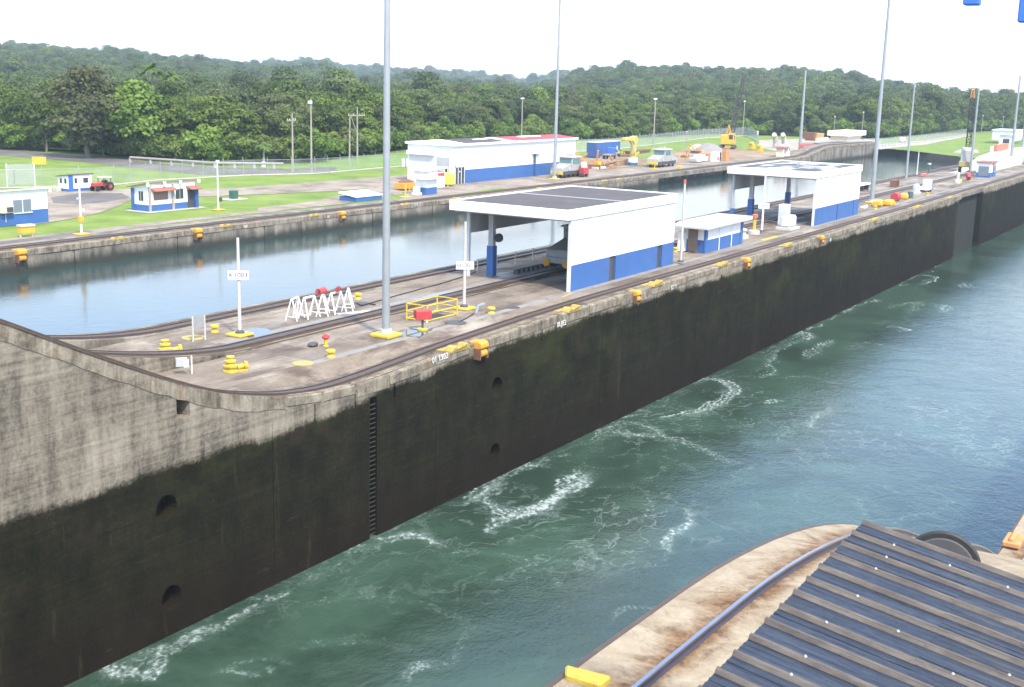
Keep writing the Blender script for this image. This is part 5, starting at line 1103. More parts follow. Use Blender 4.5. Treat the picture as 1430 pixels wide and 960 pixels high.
MB().cyl((0, 0, .9), (0, 0, 1.15), 1.1, 1.1, 16).build('turntable', 'dark_grey', t); hb = MB().box(-2.6, 2.2, -1.6, 1.6, 1.15, 3.5).build('house', 'crane_yellow', t, bevel=.1)
MB().box(2.2, 4.0, -1.4, 1.4, 1.2, 2.6).build('engine_deck', 'crane_yellow', t, bevel=.08); cbn = MB().box(-2.65, -.9, -1.75, -.3, 1.5, 4.0).build('cab', 'crane_yellow', t, bevel=.08); MB().box(-2.4, -1.2, -1.79, -1.752, 2.5, 3.6).build('window', 'glass_dark', cbn); MB().box(-2.70, -2.652, -1.5, -.5, 2.5, 3.6).build('window', 'glass_dark', cbn); MB().box(-.4, .6, -1.65, -1.602, 2.0, 3.2).build('door', 'rust', hb)
m = MB(); m.beam((.6, -.6, 3.5), (-.3, 0, 6.0), .2); m.beam((.6, .6, 3.5), (-.3, 0, 6.0), .2); m.beam((1.8, 0, 3.5), (-.3, 0, 6.0), .14); m.build('gantry', 'crane_yellow', t)
m = MB(); lattice(m, (2.6, -.2, 1.8), (7.0, -2.2, 18.5), 1.15, .7, 11, .17); m.build('boom', 'black_iron', t)
m = MB(); m.beam((-.3, 0, 6.0), (7.0, -2.2, 18.4), .04); m.build('cable', 'black', t)
t = thing('signal_pillar', 'faded orange pillar at the wall edge below the crawler crane', 'pillar', (247.5, 99.0, 0)); MB().box(-.9, .9, -.5, .5, 0, 2.7).build('shaft', 'rust_orange', t, bevel=.05); MB().box(-.95, .95, -.55, .55, 2.7, 2.82).build('cap', 'faded_red', t)
t = thing('jib_crane', 'yellow jib crane on a white and blue drum base', 'crane', (217.2, 106.2, 0), 0); m = MB(); m.m = 1; m.cyl((0, 0, 0), (0, 0, .6), .95, .95, 18); m.m = 0; m.cyl((0, 0, .6), (0, 0, 1.45), .95, .95, 18); m.build('base_drum', ['white_paint', 'blue_paint'], t)
MB().cyl((0, 0, 1.45), (0, 0, 4.6), .62, .55, 16).build('column', 'mustard', t); m = MB(); m.prism([(.7, 4.0), (.9, 5.4), (.4, 5.75), (-1.5, 5.5), (-4.6, 5.45), (-4.6, 4.85), (-1.3, 4.75), (-.6, 4.2)], 1, -.5, .5); m.build('jib', 'mustard', t, bevel=.1); m = MB(); m.cyl((-.5, -.7, 2.2), (-2.2, -.5, 4.9), .12); m.build('ram', 'grey_paint', t)
t = thing('lattice_crane', 'black lattice mast crane with orange tip on a yellow carrier', 'crane', (260.5, 52.3, 0), .15)
MB().box(-2.6, 2.6, -1.2, 1.2, .9, 2.0).build('carrier', 'crane_yellow', t, bevel=.08); MB().box(-2.7, -.4, -1.25, 1.25, .95, 2.1).build('counterweight', 'pale_yellow', t, bevel=.1)
for x in (-1.8, 1.7):
    for y in (-1.0, 1.0): MB().cyl((x, y-.2, .55), (x, y+.2, .55), .55, .55, 14).build('wheel', 'black', t)
m = MB(); m.prism([(-2.2, 2.0), (-1.9, 4.2), (-1.2, 4.9), (-.6, 4.7), (-.4, 2.0)], 1, -1.0, 1.0); cb = m.build('cab', 'loco_grey', t, bevel=.08); MB().box(-1.9, -.9, -1.04, -1.002, 3.2, 4.2).build('window', 'glass_dark', cb)
m = MB(); lattice(m, (.2, -.2, 2.0), (-.3, 0, 14.6), 1.05, .75, 10, .11); lattice(m, (1.6, 0, 2.0), (1.3, 0, 8.2), .7, .6, 5, .08); m.build('mast', 'black_iron', t); m = MB(); lattice(m, (-.3, 0, 14.6), (-.45, 0, 16.2), .72, .45, 2, .13); m.cyl((-.45, -.25, 16.2), (-.45, .25, 16.2), .26, .26, 12); m.build('tip', 'rust_orange', t)
m = MB(); m.box(.5, 2.2, -.9, .9, 2.0, 3.4); m.build('winch', 'black', t)

# ------------------------------------------------------------------ far bank yard: odds and ends
p = g2(990, 211.5); m = MB(); rnd = random.Random(2); n = 22; vs = [(0, 0, 2.0)]; fs = []
for j, (r, z) in enumerate(((1.2, 1.65), (2.6, .8), (4.0, 0))):
    for i in range(n): a = 6.283*i/n; q = r*(1+rnd.uniform(-.14, .14)); vs.append((q*math.cos(a)*1.25, q*math.sin(a), max(0, z+rnd.uniform(-.15, .15)*(j < 2))))
fs = [(0, 1+i, 1+(i+1) % n) for i in range(n)] + [(1+j*n+i, 1+(j+1)*n+i, 1+(j+1)*n+(i+1) % n, 1+j*n+(i+1) % n) for j in range(2) for i in range(n)]
m.add(vs, fs); gp = m.build('gravel_pile', 'gravel', loc=p); tag(gp, 'grey gravel pile left of the crawler crane', 'gravel pile')
g3 = gp.copy(); C.objects.link(g3); g3.location = g2(974, 209); g3.scale = (.6, .6, .7); g3['label'] = 'small pale rubble pile left of the grey gravel pile'; g3.data = gp.data.copy(); g3.data.materials[0] = MATS['concrete_pad']
def timber(p, rz, L, rows, label, mt='timber'):
    t = thing('timber_stack', label, 'timber stack', p, rz); r = random.Random(int(p[0]))
    for k in range(rows):
        m = MB()
        for i in range(6-k//2): y = (i-2.5)*.36+r.uniform(-.04, .04); m.box(-L/2+r.uniform(-.3, .3), L/2+r.uniform(-.3, .3), y-.15, y+.15, .05+k*.34, .33+k*.34)
        m.build('layer', mt, t)
timber(g2(865, 230), .15, 7, 3, 'brown timber stack behind the jib crane'); timber((199.5, 110.5, 0), .5, 8, 4, 'heap of long timbers at the end of the workshop', 'timber'); timber(g2(985, 218), .2, 5, 2, 'low orange brown timber stack by the white boat', 'rust_orange'); timber(g2(890, 214), .1, 12, 2, 'dark pipe stack on the ground beyond the jib crane', 'rust')
def frame_heap(p, label, seed, mt, s=1.0):
    t = thing('scrap_heap', label, 'scrap', p, seed*.7); r = random.Random(seed); m = MB()
    for i in range(11): a = (r.uniform(-2.5, 2.5)*s, r.uniform(-1.2, 1.2)*s, r.uniform(0, 1.2)*s); b = (a[0]+r.uniform(-2, 2)*s, a[1]+r.uniform(-.8, .8)*s, max(.1, a[2]+r.uniform(-1.2, 1.5)*s)); m.beam(a, b, .16*s, .22*s)
    m.build('beams', mt, t); m = MB(); m.box(-1.4*s, 1.2*s, -.8*s, .8*s, 0, .5*s); m.build('base', 'rust', t)
frame_heap((201.5, 107.5, .0), 'tangled rusty orange frames right of the workshop', 3, 'rust_orange', 1.5); frame_heap(g2(955, 220), 'orange steel frames left of the white boat', 5, 'orange_paint', .8); frame_heap(g2(972, 214), 'orange frame stand below the gravel pile', 6, 'orange_paint', .9); frame_heap(g2(872, 219), 'yellow and white parts heap beside the blue truck', 8, 'mustard', .9)
frame_heap((208.0, 108.0, 0), 'brown beams leaning behind the locomotive', 9, 'timber', 1.2)
t = thing('flatbed_truck', 'small blue flatbed truck parked at the end of the blue container', 'truck', g2(851, 222), .2); MB().box(-2.2, .6, -.9, .9, .8, 1.0).build('bed', 'timber', t); cb = MB().box(.6, 2.0, -.9, .9, .6, 2.3).build('cab', 'blue_bright', t, bevel=.12); MB().box(.75, 1.6, -.93, -.902, 1.5, 2.1).build('window', 'glass_dark', cb); [MB().cyl((x, y-.12, .4), (x, y+.12, .4), .4, .4, 14).build('wheel', 'black', t) for x in (-1.4, 1.3) for y in (-.8, .8)]
t = thing('parts_block', 'yellow anchor block on a pale pad behind the locomotive', 'block', g2(834, 236)); MB().box(-1.7, 1.9, -.9, .9, 0, .4).build('pad', 'concrete_light', t, bevel=.05); MB().box(-.5, .6, -.5, .5, .4, 1.3).build('block', 'crane_yellow', t, bevel=.08)
for (px, py, s, l) in ((802, 246, .8, 'yellow block at the rail in front of the workshop locomotive'), (949, 236.5, .6, 'small yellow block near the far wall recess')):
    o = MB().box(-.7*s, .7*s, -.5*s, .5*s, 0, 1.0*s).build('anchor_block', 'crane_yellow', bevel=.06, loc=g2(px, py)); tag(o, l, 'block')
def stand_post(p, h, label, mt='yellow_paint'):
    t = thing('marker_post', label, 'post', p); MB().box(-.75, .75, -.5, .5, 0, .15).build('foot', mt, t, bevel=.04); MB().cyl((0, 0, .15), (0, 0, h), .09).build('post', mt, t)
stand_post(g2(566, 276), 1.7, 'yellow post on a yellow foot left of the small kiosk'); stand_post(g2(914, 236), 2.2, 'yellow footed post in front of the pale grey locomotive', 'yellow_paint')
t = thing('white_boat', 'small white work boat on the yard beside the far track', 'boat', (238.5, 101.4, 0), .05); m = MB(); m.prism([(-3.4, 1.05), (-2.9, .15), (3.0, .15), (3.5, 1.1)], 1, -.9, .9); m.build('hull', 'white_paint', t, bevel=.12); MB().box(-1.2, 2.2, -.7, .7, 1.06, 1.55).build('cabin', 'pale_blue', t, bevel=.08)
t = thing('equipment_cabinet', 'white cabinet with red front and dark side by the orange pillar', 'cabinet', g2(999, 226)); MB().box(-1.1, .5, -.7, .7, 0, 2.0).build('casing', 'white_paint', t, bevel=.04); MB().box(.52, 1.2, -.7, .7, .2, 1.9).build('side', 'black', t); MB().cyl((-.4, -.78, .7), (-.4, -.71, .7), .4, .4, 12).build('reel', 'red_paint', t)
t = thing('mooring_box', 'low white and blue lidded box beside the far track', 'box', (124.3, 99.6, 0), -.02); m = MB(); m.prism([(-2.6, 0), (2.6, 0), (2.6, .55), (-2.6, .55)], 1, -1.3, 1.5); m.build('box', 'blue_paint', t); m = MB(); m.prism([(-1.4, .552), (1.6, .95), (1.6, 1.08), (-1.4, .68)], 0, -2.75, 2.75); m.build('lid', 'white_paint', t)
t = thing('scrap_bin', 'orange steel bin with rusty scrap near the lean to', 'bin', (140.4, 104.4, 0), .1); MB().box(-1.7, 1.3, -.8, .8, .25, 1.0).build('bin', 'orange_paint', t); m = MB(); [m.box(x-.15, x+.15, -.86, -.802, 0, .9) for x in (-1.4, -.4, .6)]; m.build('rib', 'crane_yellow', t); MB().ball((.6, .4, .9), 1.0, 10, 6, (1.7, .9, .55)).build('scrap', 'rust', t)
for (px, l) in ((563, 'left of two short white bollards behind the lawn'), (569, 'right of two short white bollards by the shutter')):
    q = g2(px, 233); o = MB().lathe([(.28, 0), (.28, 1.25), (.2, 1.4), (.02, 1.45)], n=12).build('guard_bollard', 'white_paint', loc=q); tag(o, l, 'bollard', 'short white guard bollards by the workshop')
# tower pipes, machinery behind the site booth
for (px, l) in ((1083, 'left of two pale curved vent stacks behind the site booth'), (1095, 'right of two pale curved vent stacks behind the site booth')):
    q = g2(px, 207); m = MB(); m.sweep([(0, 0, 0), (0.01, 0, 2.0)], [(-.5, 0), (.5, 0), (.5, .1), (-.5, .1)]) if 0 else None
    m.cyl((0, 0, 0), (-.2, 0, 1.5), .8, .7, 12); m.cyl((-.2, 0, 1.5), (-1.0, 0, 3.0), .7, .62, 12); m.cyl((-1.0, 0, 3.0), (-2.3, -.2, 3.6), .62, .6, 12); tag(m.build('vent_stack', 'concrete_pad', loc=(q[0], q[1], 0), smooth=True), l, 'vent')
for (px, py, l) in ((1050, 209, 'left yellow hydraulic unit on the far grass'), (1061, 213, 'right yellow hydraulic unit on the far grass')):
    q = g2(px, py); t = thing('hydraulic_unit', l, 'machine', q, 0); MB().box(-.8, .8, -.6, .6, 0, 1.3).build('body', 'crane_yellow', t, bevel=.1); MB().box(-1.2, .3, -.4, .4, 1.3, 1.9).build('head', 'mustard', t, bevel=.1)

# island beyond the farther shed
def pallet(p, rz, label, mt='crane_yellow'):
    t = thing('mooring_gear', label, 'mooring gear', p, rz); m = MB(); m.box(-1.1, 1.1, -.5, .5, .25, .8); m.build('block', mt, t, bevel=.12); m = MB(); [m.cyl((x, -.6, .3), (x, .6, .3), .3, .3, 12) for x in (-.8, 0, .8)]; m.build('rollers', mt, t); return t
g0 = pallet(g2(1226, 288), .1, 'yellow rollers nearest the mast beyond the farther shed'); dup(g0, g2(1241, 287.5), .0, 'second set of yellow rollers beside the red drum'); dup(g0, g2(1262, 278), .2, 'yellow rollers by the dark barrel')
t = thing('drum', 'red cable drum among the yellow rollers', 'drum', g2(1250, 281)); m = MB(); m.cyl((-.6, 0, .6), (.6, 0, .6), .6, .6, 16); m.build('shell', 'red_paint', t); MB().cyl((.61, 0, .6), (.9, 0, .6), .65, .65, 16).build('flange', 'faded_red', t)
tag(MB().lathe([(.4, 0), (.42, .5), (.4, .95), (.1, 1.0)], n=14).build('barrel', 'dark_teal', loc=g2(1271, 277)), 'dark barrel at the end of the yellow rollers', 'barrel')
t = thing('utility_cart', 'small white cart with upright blue board', 'cart', g2(1293, 268), .1); MB().box(-1.7, 1.3, -.7, .7, .35, .9).build('body', 'white_paint', t, bevel=.06); MB().box(.7, 1.3, -.7, .7, .9, 1.9).build('cab', 'pale_blue', t, bevel=.05); MB().box(1.32, 1.5, -.75, .75, .3, 1.9).build('back_board', 'blue_dark', t); [MB().cyl((x, y-.08, .28), (x, y+.08, .28), .28, .28, 12).build('wheel', 'black', t) for x in (-1.1, .9) for y in (-.6, .6)]
t = thing('pump_skid', 'grey pump skid between the yellow rollers and the white cart', 'machine', g2(1279, 271), .2); MB().box(-1.2, 1.2, -.7, .7, 0, .3).build('base', 'concrete_pad', t); m = MB(); m.lathe([(.5, .3), (.55, 1.2), (.35, 1.5), (.1, 1.55)], n=14); m.build('vessel', 'pale_grey', t, smooth=True); MB().cyl((-.8, 0, .3), (-.8, 0, 2.2), .07).build('pipe', 'grey_paint', t)
t = thing('raised_slab', 'white slab table at the island edge beyond the farther shed', 'slab', (193.5, 54.6, 0)); MB().box(-3, 3.2, -.9, .9, .9, 1.1).build('top', 'white_paint', t); m = MB(); [m.box(x-.1, x+.1, -.7, .7, 0, .9) for x in (-2.6, 0, 2.8)]; m.build('support', 'dark_grey', t)
t = thing('drum', 'red diamond like tipped drum left of the hut by the crane', 'drum', g2(1352, 252), .5); m = MB(); m.cyl((0, -.3, .7), (0, .3, .7), .7, .7, 4); m.build('shell', 'red_paint', t)
t = thing('pedestal', 'tan post pedestal with yellow foot near the crane', 'pedestal', g2(1337, 256)); MB().lathe([(.5, 0), (.45, .5), (.25, .6), (.22, 1.9)], n=12).build('column', 'pale_cream', t); MB().box(.5, 1.4, -.5, .5, 0, .6).build('foot', 'mustard', t, bevel=.08)
t = thing('stool_post', 'thin teal post with cream cap at the island edge', 'post', g2(1297, 240)); MB().cyl((0, 0, 0), (0, 0, 1.4), .2).build('post', 'dark_teal', t); MB().cyl((0, 0, 1.4), (0, 0, 1.7), .35).build('cap', 'pale_cream', t)
tag(MB().box(-2.5, 1.5, -.2, .2, .0, .5).build('stop_block', 'faded_red', bevel=.05, loc=g2(1290, 246)), 'low red stop block on the far edge of the island', 'block')
t = thing('rust_rack', 'dark red steel rack behind the mast beyond the farther shed', 'rack', g2(1249, 261), .1); m = MB(); [m.box(x-.08, x+.08, -.5, .5, 0, 1.1) for x in (-1.5, -.5, .5, 1.5)]; m.box(-1.6, 1.6, -.5, .5, 1.0, 1.12); m.build('frame', 'rust', t)
p = g2(1420, 226); t = thing('service_van', 'white and orange service van near the right edge', 'van', (300, 45.6, 0), .05); MB().box(-2.4, 2.4, -.95, .95, .4, 2.0).build('body', 'white_paint', t, bevel=.15); MB().box(-2.41, 2.41, -.97, -.952, .9, 1.2).build('stripe', 'red_orange', t); MB().box(-1.8, 1.8, -.98, -.955, 1.3, 1.8).build('window', 'glass_dark', t); [MB().cyl((x, y-.1, .36), (x, y+.1, .36), .36, .36, 12).build('wheel', 'black', t) for x in (-1.5, 1.5) for y in (-.85, .85)]
p = g2(1260, 199); t = thing('parked_car', 'white car parked at the end of the far road', 'car', (p[0], p[1], .1), .3); m = MB(); m.prism([(-2.2, .3), (-2.2, .85), (-1.2, .95), (-.7, 1.45), (1.0, 1.45), (1.7, .95), (2.2, .85), (2.2, .3)], 1, -.85, .85); m.build('body', 'white_paint', t, bevel=.08); MB().box(-.6, .9, -.88, -.855, .98, 1.36).build('window', 'glass_dark', t); [MB().cyl((x, y-.1, .32), (x, y+.1, .32), .32, .32, 12).build('wheel', 'black', t) for x in (-1.35, 1.35) for y in (-.76, .76)]

# ------------------------------------------------------------------ far bank, left part
t = thing('tractor', 'red tractor with pale canopy parked by the small hut', 'tractor', (108.9, 131.0, 0), .05); t.scale = (.85,)*3
MB().box(-1.9, .1, -.45, .45, .7, 1.3).build('hood', 'red_paint', t, bevel=.1); MB().box(.0, 1.3, -.6, .6, .6, 1.1).build('body', 'red_dark', t, bevel=.06); MB().box(-.3, 1.4, -.75, .75, 2.0, 2.12).build('canopy', 'white_paint', t, bevel=.03)
for x, y in ((-.2, -.6), (-.2, .6), (1.25, -.6), (1.25, .6)): MB().box(x-.04, x+.04, y-.04, y+.04, 1.0, 2.0).build('canopy_post', 'dark_grey', t)
for y in (-.75, .75): w = MB().cyl((.9, y-.18, .68), (.9, y+.18, .68), .68, .68, 18).build('rear_wheel', 'black', t); MB().cyl((.9, y-.2, .68), (.9, y+.2, .68), .32, .32, 12).build('rim', 'red_paint', w)
for y in (-.6, .6): MB().cyl((-1.4, y-.12, .42), (-1.4, y+.12, .42), .42, .42, 14).build('front_wheel', 'black', t)
MB().box(.3, .9, -.3, .3, 1.1, 1.6).build('seat', 'black', t)
def lamp_post(p, h, label, base=True, arm=True, mt='pale_grey', r=.09, group=None):
    t = thing('lamp_post', label, 'lamp post', p, 0, group)
    if base: MB().box(-.65, .65, -.5, .5, 0, .14).build('base_block', 'yellow_paint', t, bevel=.04)
    MB().cyl((0, 0, .1), (0, 0, h), r+.02, r, 10).build('pole', mt, t)
    if arm: h_ = MB(); h_.beam((-.3, 0, h-.05), (.3, 0, h-.05), .07); h_.box(-.55, -.15, -.2, .2, h-.05, h+.28); h_.box(.15, .5, -.2, .2, h-.05, h+.28); h_.build('lamp_head', 'white_paint', t)
    return t
t = lamp_post(g2(114, 328), 4.6, 'pale pole with yellow collar on the lawn edge near the gatehouse', True, False); MB().box(-.2, .2, -.2, .2, 1.2, 1.8).build('collar_box', 'yellow_paint', t); MB().box(.1, .35, -.12, .12, 2.2, 2.5).build('junction_box', 'white_paint', t); MB().box(-.35, -.05, -.1, .1, 3.4, 3.6).build('bracket', 'grey_paint', t)
t = lamp_post(g2(305, 294), 5.8, 'pale pole on yellow foot right of the roadside house', True, False); MB().box(.1, .5, -.15, .15, 1.0, 1.5).build('junction_box', 'dark_grey', t); MB().box(-.15, .25, -.1, .1, 5.5, 5.8).build('top_fitting', 'pale_grey', t)
t = thing('transformer_box', 'dark green transformer box on a concrete pad on the lawn', 'transformer', g2(326, 279)); MB().box(-1.6, 1.6, -1.0, 1.0, 0, .12).build('pad', 'concrete_pad', t); MB().box(-.4, .5, -.4, .4, .12, 1.15).build('casing', 'green_paint', t, bevel=.04)
t = thing('utility_box', 'small yellow box on legs with white top beside the lawn path', 'box', g2(37, 331), -.1); MB().box(-.7, .7, -.3, .3, .4, 1.0).build('casing', 'crane_yellow', t); m = MB(); [m.box(x-.06, x+.06, -.05, .05, 0, .4) for x in (-.6, .6)]; m.build('leg', 'pale_cream', t); MB().box(-.75, .75, -.4, .4, 1.0, 1.18).build('top', 'concrete_light', t)
def utility_pole(p, h, arms, label, lean=0):
    t = thing('utility_pole', label, 'utility pole', p, 0); MB().cyl((0, 0, 0), (lean, 0, h), .17, .11, 10).build('pole', 'weathered_wood', t)
    for (z, w) in arms:
        a = MB().beam((-w, .15, z), (w, .15, z), .12, .16).build('crossarm', 'weathered_wood', t); m = MB(); [m.cyl((x, .15, z+.05), (x, .15, z+.33), .06, .04, 6) for x in (-w+.1, -w*.4, w*.4, w-.1)]; m.build('insulators', 'pale_grey', a)
    return t
utility_pole(g2(409, 241), 9.6, [(8.4, 1.05)], 'wooden utility pole with one short crossarm by the fence')
t = utility_pole(g2(435, 243), 12.0, [], 'tallest bare wooden pole with a small lamp beside the fence'); MB().box(-.5, .1, -.2, .2, 11.2, 11.7).build('lamp_head', 'pale_grey', t)
t = utility_pole(g2(499, 232), 10.4, [(8.9, 2.3)], 'wooden pole carrying a wide crossarm before the forest'); m = MB(); m.beam((-1.6, .1, 5.8+2.9), (0, 0, 5.6), .1); m.build('brace', 'weathered_wood', t)
utility_pole(g2(488, 231), 8.6, [], 'leaning bare wooden pole left of the wide crossarm', .15)
lp0 = lamp_post(g2(728, 200), 11.2, 'wooden lamp post standing behind the workshop roof', False, True, 'weathered_wood', .13, 'lamp posts along the far fence')
dup(lp0, g2(912, 209), label='lamp post with white twin heads behind the pale grey locomotive', scale=1.08); dup(lp0, g2(1037, 190), label='lamp post with white head right of the crane boom', scale=.98); dup(lp0, g2(958, 212), label='short lamp post before the fence left of the crane', scale=.42)
dup(lp0, (368, 113, .5), label='short lamp post with round head behind the low white shed', scale=.62); dup(lp0, (398, 113, .5), label='bare pale post right of the low white shed', scale=.72); dup(lp0, (430, 110, .5), label='lamp post at the crest of the hump beside the forest', scale=.62); dup(lp0, (480, 92, .5), label='small lamp post by the far road', scale=.62); dup(lp0, (470, 83, .5), label='small lamp post beyond the grass behind the lattice crane', scale=.62)
t = thing('road_sign', 'yellow rectangular road sign on the meadow', 'road sign', g2(55, 233), -.9); MB().box(-1.1, 1.1, -.04, .04, .35, 1.6).build('panel', 'yellow_paint', t); m = MB(); [m.box(x-.05, x+.05, .05, .12, 0, 1.5) for x in (-.8, .8)]; m.build('post', 'weathered_wood', t)
t = thing('guard_rail', 'long low pipe guard rail along the road at the forest edge', 'guard rail', (0, 0, 0)); P = [at(182, 227), at(300, 235), at(396, 236)]; Q = [P[0].lerp(P[1], i/8) for i in range(8)]+[P[1].lerp(P[2], i/7) for i in range(8)]
m = MB(); [m.cyl((a.x, a.y, .85), (b.x, b.y, .85), .22, .22, 8) for a, b in zip(Q, Q[1:])]; m.build('pipe', 'pale_wood', t)
for q in Q[::2]: MB().box(q.x-.15, q.x+.15, q.y-.15, q.y+.15, 0, .8).build('support', 'concrete_pad', t)
t = thing('fence_screen', 'grey chain link screen rising behind the gatehouse roof', 'screen', g2(30, 262), -.5); MB().box(-1.7, 1.7, -.03, .03, .4, 3.1).build('panel', 'mesh_grey', t); m = MB(); [m.box(x-.06, x+.06, -.06, .06, 0, 3.2) for x in (-1.75, 1.75)]; m.build('post', 'pale_grey', t)
# chain link fences
def fence(pts, h, label, st=3.1, mesh='chain_link'):
    t = thing('chain_link_fence', label, 'fence', (0, 0, 0)); P = [Vector(p) for p in pts]; posts = []
    for a, b in zip(P, P[1:]): n = max(1, int((b-a).length/st)); posts += [a.lerp(b, i/n) for i in range(n)]
    posts.append(P[-1]); m = MB()
    for a, b in zip(posts, posts[1:]): m.add([(a.x, a.y, .1), (b.x, b.y, .1), (b.x, b.y, h), (a.x, a.y, h)], [(0, 1, 2, 3)])
    m.build('mesh_panel', mesh, t)
    m = MB(); [m.cyl((a.x, a.y, h), (b.x, b.y, h), .03, .03, 5) for a, b in zip(posts, posts[1:])]; m.build('top_rail', 'galvanised', t)
    m = MB(); [m.beam((a.x, a.y, .07), (b.x, b.y, .07), .3, .14) for a, b in zip(posts, posts[1:])]; m.build('kerb', 'concrete_light', t)
    b0 = None
    for i, q in enumerate(posts):
        if b0 is None: m = MB(); m.cyl((0, 0, 0), (0, 0, h+.05), .05, .05, 6); m.beam((0, 0, h), (.18, .30, h+.38), .04); b0 = m.build('post', 'galvanised', t, loc=(q.x, q.y, 0))
        else: o = b0.copy(); C.objects.link(o); o.parent = t; o.location = (q.x, q.y, 0)
    return t
def v2(px, py): p = at(px, py); return (p.x, p.y, 0)
fence([v2(-60, 264), v2(60, 262), v2(160, 258.5), v2(225, 252), v2(340, 245.5), v2(440, 243), v2(570, 232), (226, 139, 0)], 2.4, 'long chain link fence crossing the lawns on the left', 3.3)
fence([(226, 139.2, 0), (262, 134.6, 0), (307, 141, 0), (350, 147, 0), (382, 146.6, 0)], 2.7, 'chain link fence running behind the yard toward the crane', 2.6, 'mesh_grey')
fence([(382.5, 146.6, 0), (364, 137, 0), (346, 128.6, 0)], 2.6, 'short return of fence with white notice right of the crane', 2.6, 'mesh_grey'); 
tag(MB().box(-.7, .7, -.04, .04, -.6, .6).build('notice', 'white_paint', loc=(356, 132.6, 2.0)), 'white notice board on the short fence right of the crane', 'notice')
fence([v2(1205, 207.5), v2(1232, 207), v2(1290, 200), v2(1330, 194), v2(1350, 190.5)], 2.6, 'pale fence along the far road beyond the calm chamber', 3.2, 'mesh_grey')
# ================================================================== TREES
def crown_mesh(name, seed, rx, h, nl, leaf, per, mat, droop=0.0, gap=.0, flat=1.0):
    """foliage: leaf clumps on many small lobes spread through the crown's volume; rx = crown radius, h = crown height"""
    r = np.random.default_rng(seed); L = []
    for i in range(nl):
        while True:
            q = r.uniform(-1, 1, 3)
            if q@q < 1 and (q@q > .22 or i % 5 == 0): break
        zz = (q[2]*.5+.5); sh = 1.0-.35*max(0, zz-.62)/.38-.28*max(0, .25-zz)/.25
        L.append((q[0]*rx*.80*sh, q[1]*rx*.80*sh, h*(.12+.80*zz), r.uniform(.20, .40)*rx))
    cs = []; tn = []; nr = []; sz = []
    for (x, y, z, s) in L:
        n = int(per*(s/(.3*rx))**2); v = r.normal(size=(n, 3)); v /= np.linalg.norm(v, axis=1)[:, None]
        v[:, 2] = np.where(v[:, 2] < -.35, -v[:, 2], v[:, 2])
        rad = s*(r.uniform(.72, 1.10, n))[:, None]; p = np.array([x, y, z])+v*rad*np.array([1.15, 1.15, .78*flat]); cs.append(p)
        base = r.uniform(.15, .85); tn.append(np.clip(base+r.normal(0, .16, n), 0, 1)); nr.append(v); sz.append(np.full(n, leaf)*r.uniform(.6, 1.4, n))
    c = np.concatenate(cs); t = np.concatenate(tn); nrm = np.concatenate(nr); s = np.concatenate(sz); n = len(c)
    d = nrm+r.normal(0, .55, (n, 3)); d[:, 2] += .25-droop; d /= np.linalg.norm(d, axis=1)[:, None]
    a = np.cross(d, r.normal(size=(n, 3))); a /= np.linalg.norm(a, axis=1)[:, None]; b = np.cross(d, a)
    a *= s[:, None]*.62; b *= s[:, None]*.38
    V = np.stack([c-a, c-b*1.1+a*.1, c+a, c+b*1.1+a*.1], 1).reshape(-1, 3)
    me = bpy.data.meshes.new(name); me.vertices.add(4*n); me.vertices.foreach_set('co', V.astype(np.float32).ravel())
    me.loops.add(4*n); me.loops.foreach_set('vertex_index', np.arange(4*n)); me.polygons.add(n); me.polygons.foreach_set('loop_start', np.arange(0, 4*n, 4)); me.update(calc_edges=True)
    q = me.attributes.new('tone', 'FLOAT', 'FACE'); q.data.foreach_set('value', t.astype(np.float32)); me.materials.append(MATS[mat]); return me
def trunk_mesh(name, h, r0, seed, limbs=4, rx=4.0):
    m = MB(); rnd = random.Random(seed); p = Vector((0, 0, -.6)); r = r0
    for i in range(4):
        q = Vector((rnd.uniform(-.35, .35), rnd.uniform(-.35, .35), h*(i+1)/4)); m.cyl(p, q, r, r*.82, 8); p = q; r *= .82
    for i in range(limbs):
        a = rnd.uniform(0, 6.28); z = h*rnd.uniform(.5, .95); e = Vector((math.cos(a)*rx*.55, math.sin(a)*rx*.55, z+rx*rnd.uniform(.3, .8))); m.cyl((0, 0, z), e, r0*.4, r0*.14, 6)
    me = bpy.data.meshes.new(name); me.from_pydata(m.v, [], m.f); me.materials.append(MATS['bark']); return me
KINDS = []   # (name, crown mesh, trunk mesh, kind description, nominal height)
def kind(nm, desc, seed, rx, ch, z0, nl, leaf, per, mat, tr, **k):
    KINDS.append((nm, crown_mesh('crown', seed, rx, ch, nl, leaf, per, mat, **k), trunk_mesh('trunk', z0+ch*.45, tr, seed, 5, rx), desc, z0, rx, z0+ch))
kind('broadleaf_tree', 'broad dark green', 1, 6.2, 13.5, 1.0, 50, .52, 120, 'leaves_dark', .42)
kind('broadleaf_tree', 'rounded mid green', 2, 5.2, 12.0, 1.0, 44, .50, 110, 'leaves', .36)
kind('broadleaf_tree', 'tall narrow mid green', 3, 4.0, 14.5, 1.2, 42, .46, 110, 'leaves', .30)
kind('broadleaf_tree', 'bright yellow green', 4, 4.8, 10.5, .6, 40, .50, 110, 'leaves_bright', .32)
kind('broadleaf_tree', 'loose open crowned', 5, 5.8, 10.0, 4.6, 26, .50, 95, 'leaves', .34, flat=.8)
kind('broadleaf_tree', 'layered olive green', 6, 6.8, 9.5, 4.2, 42, .52, 110, 'leaves_dark', .40, flat=.6)
kind('bush', 'low leafy', 7, 3.2, 4.6, .0, 26, .42, 90, 'leaves_bright', .12)
kind('bush', 'dark rounded', 8, 3.0, 5.2, .0, 26, .42, 90, 'leaves', .12)
PROTO = {}
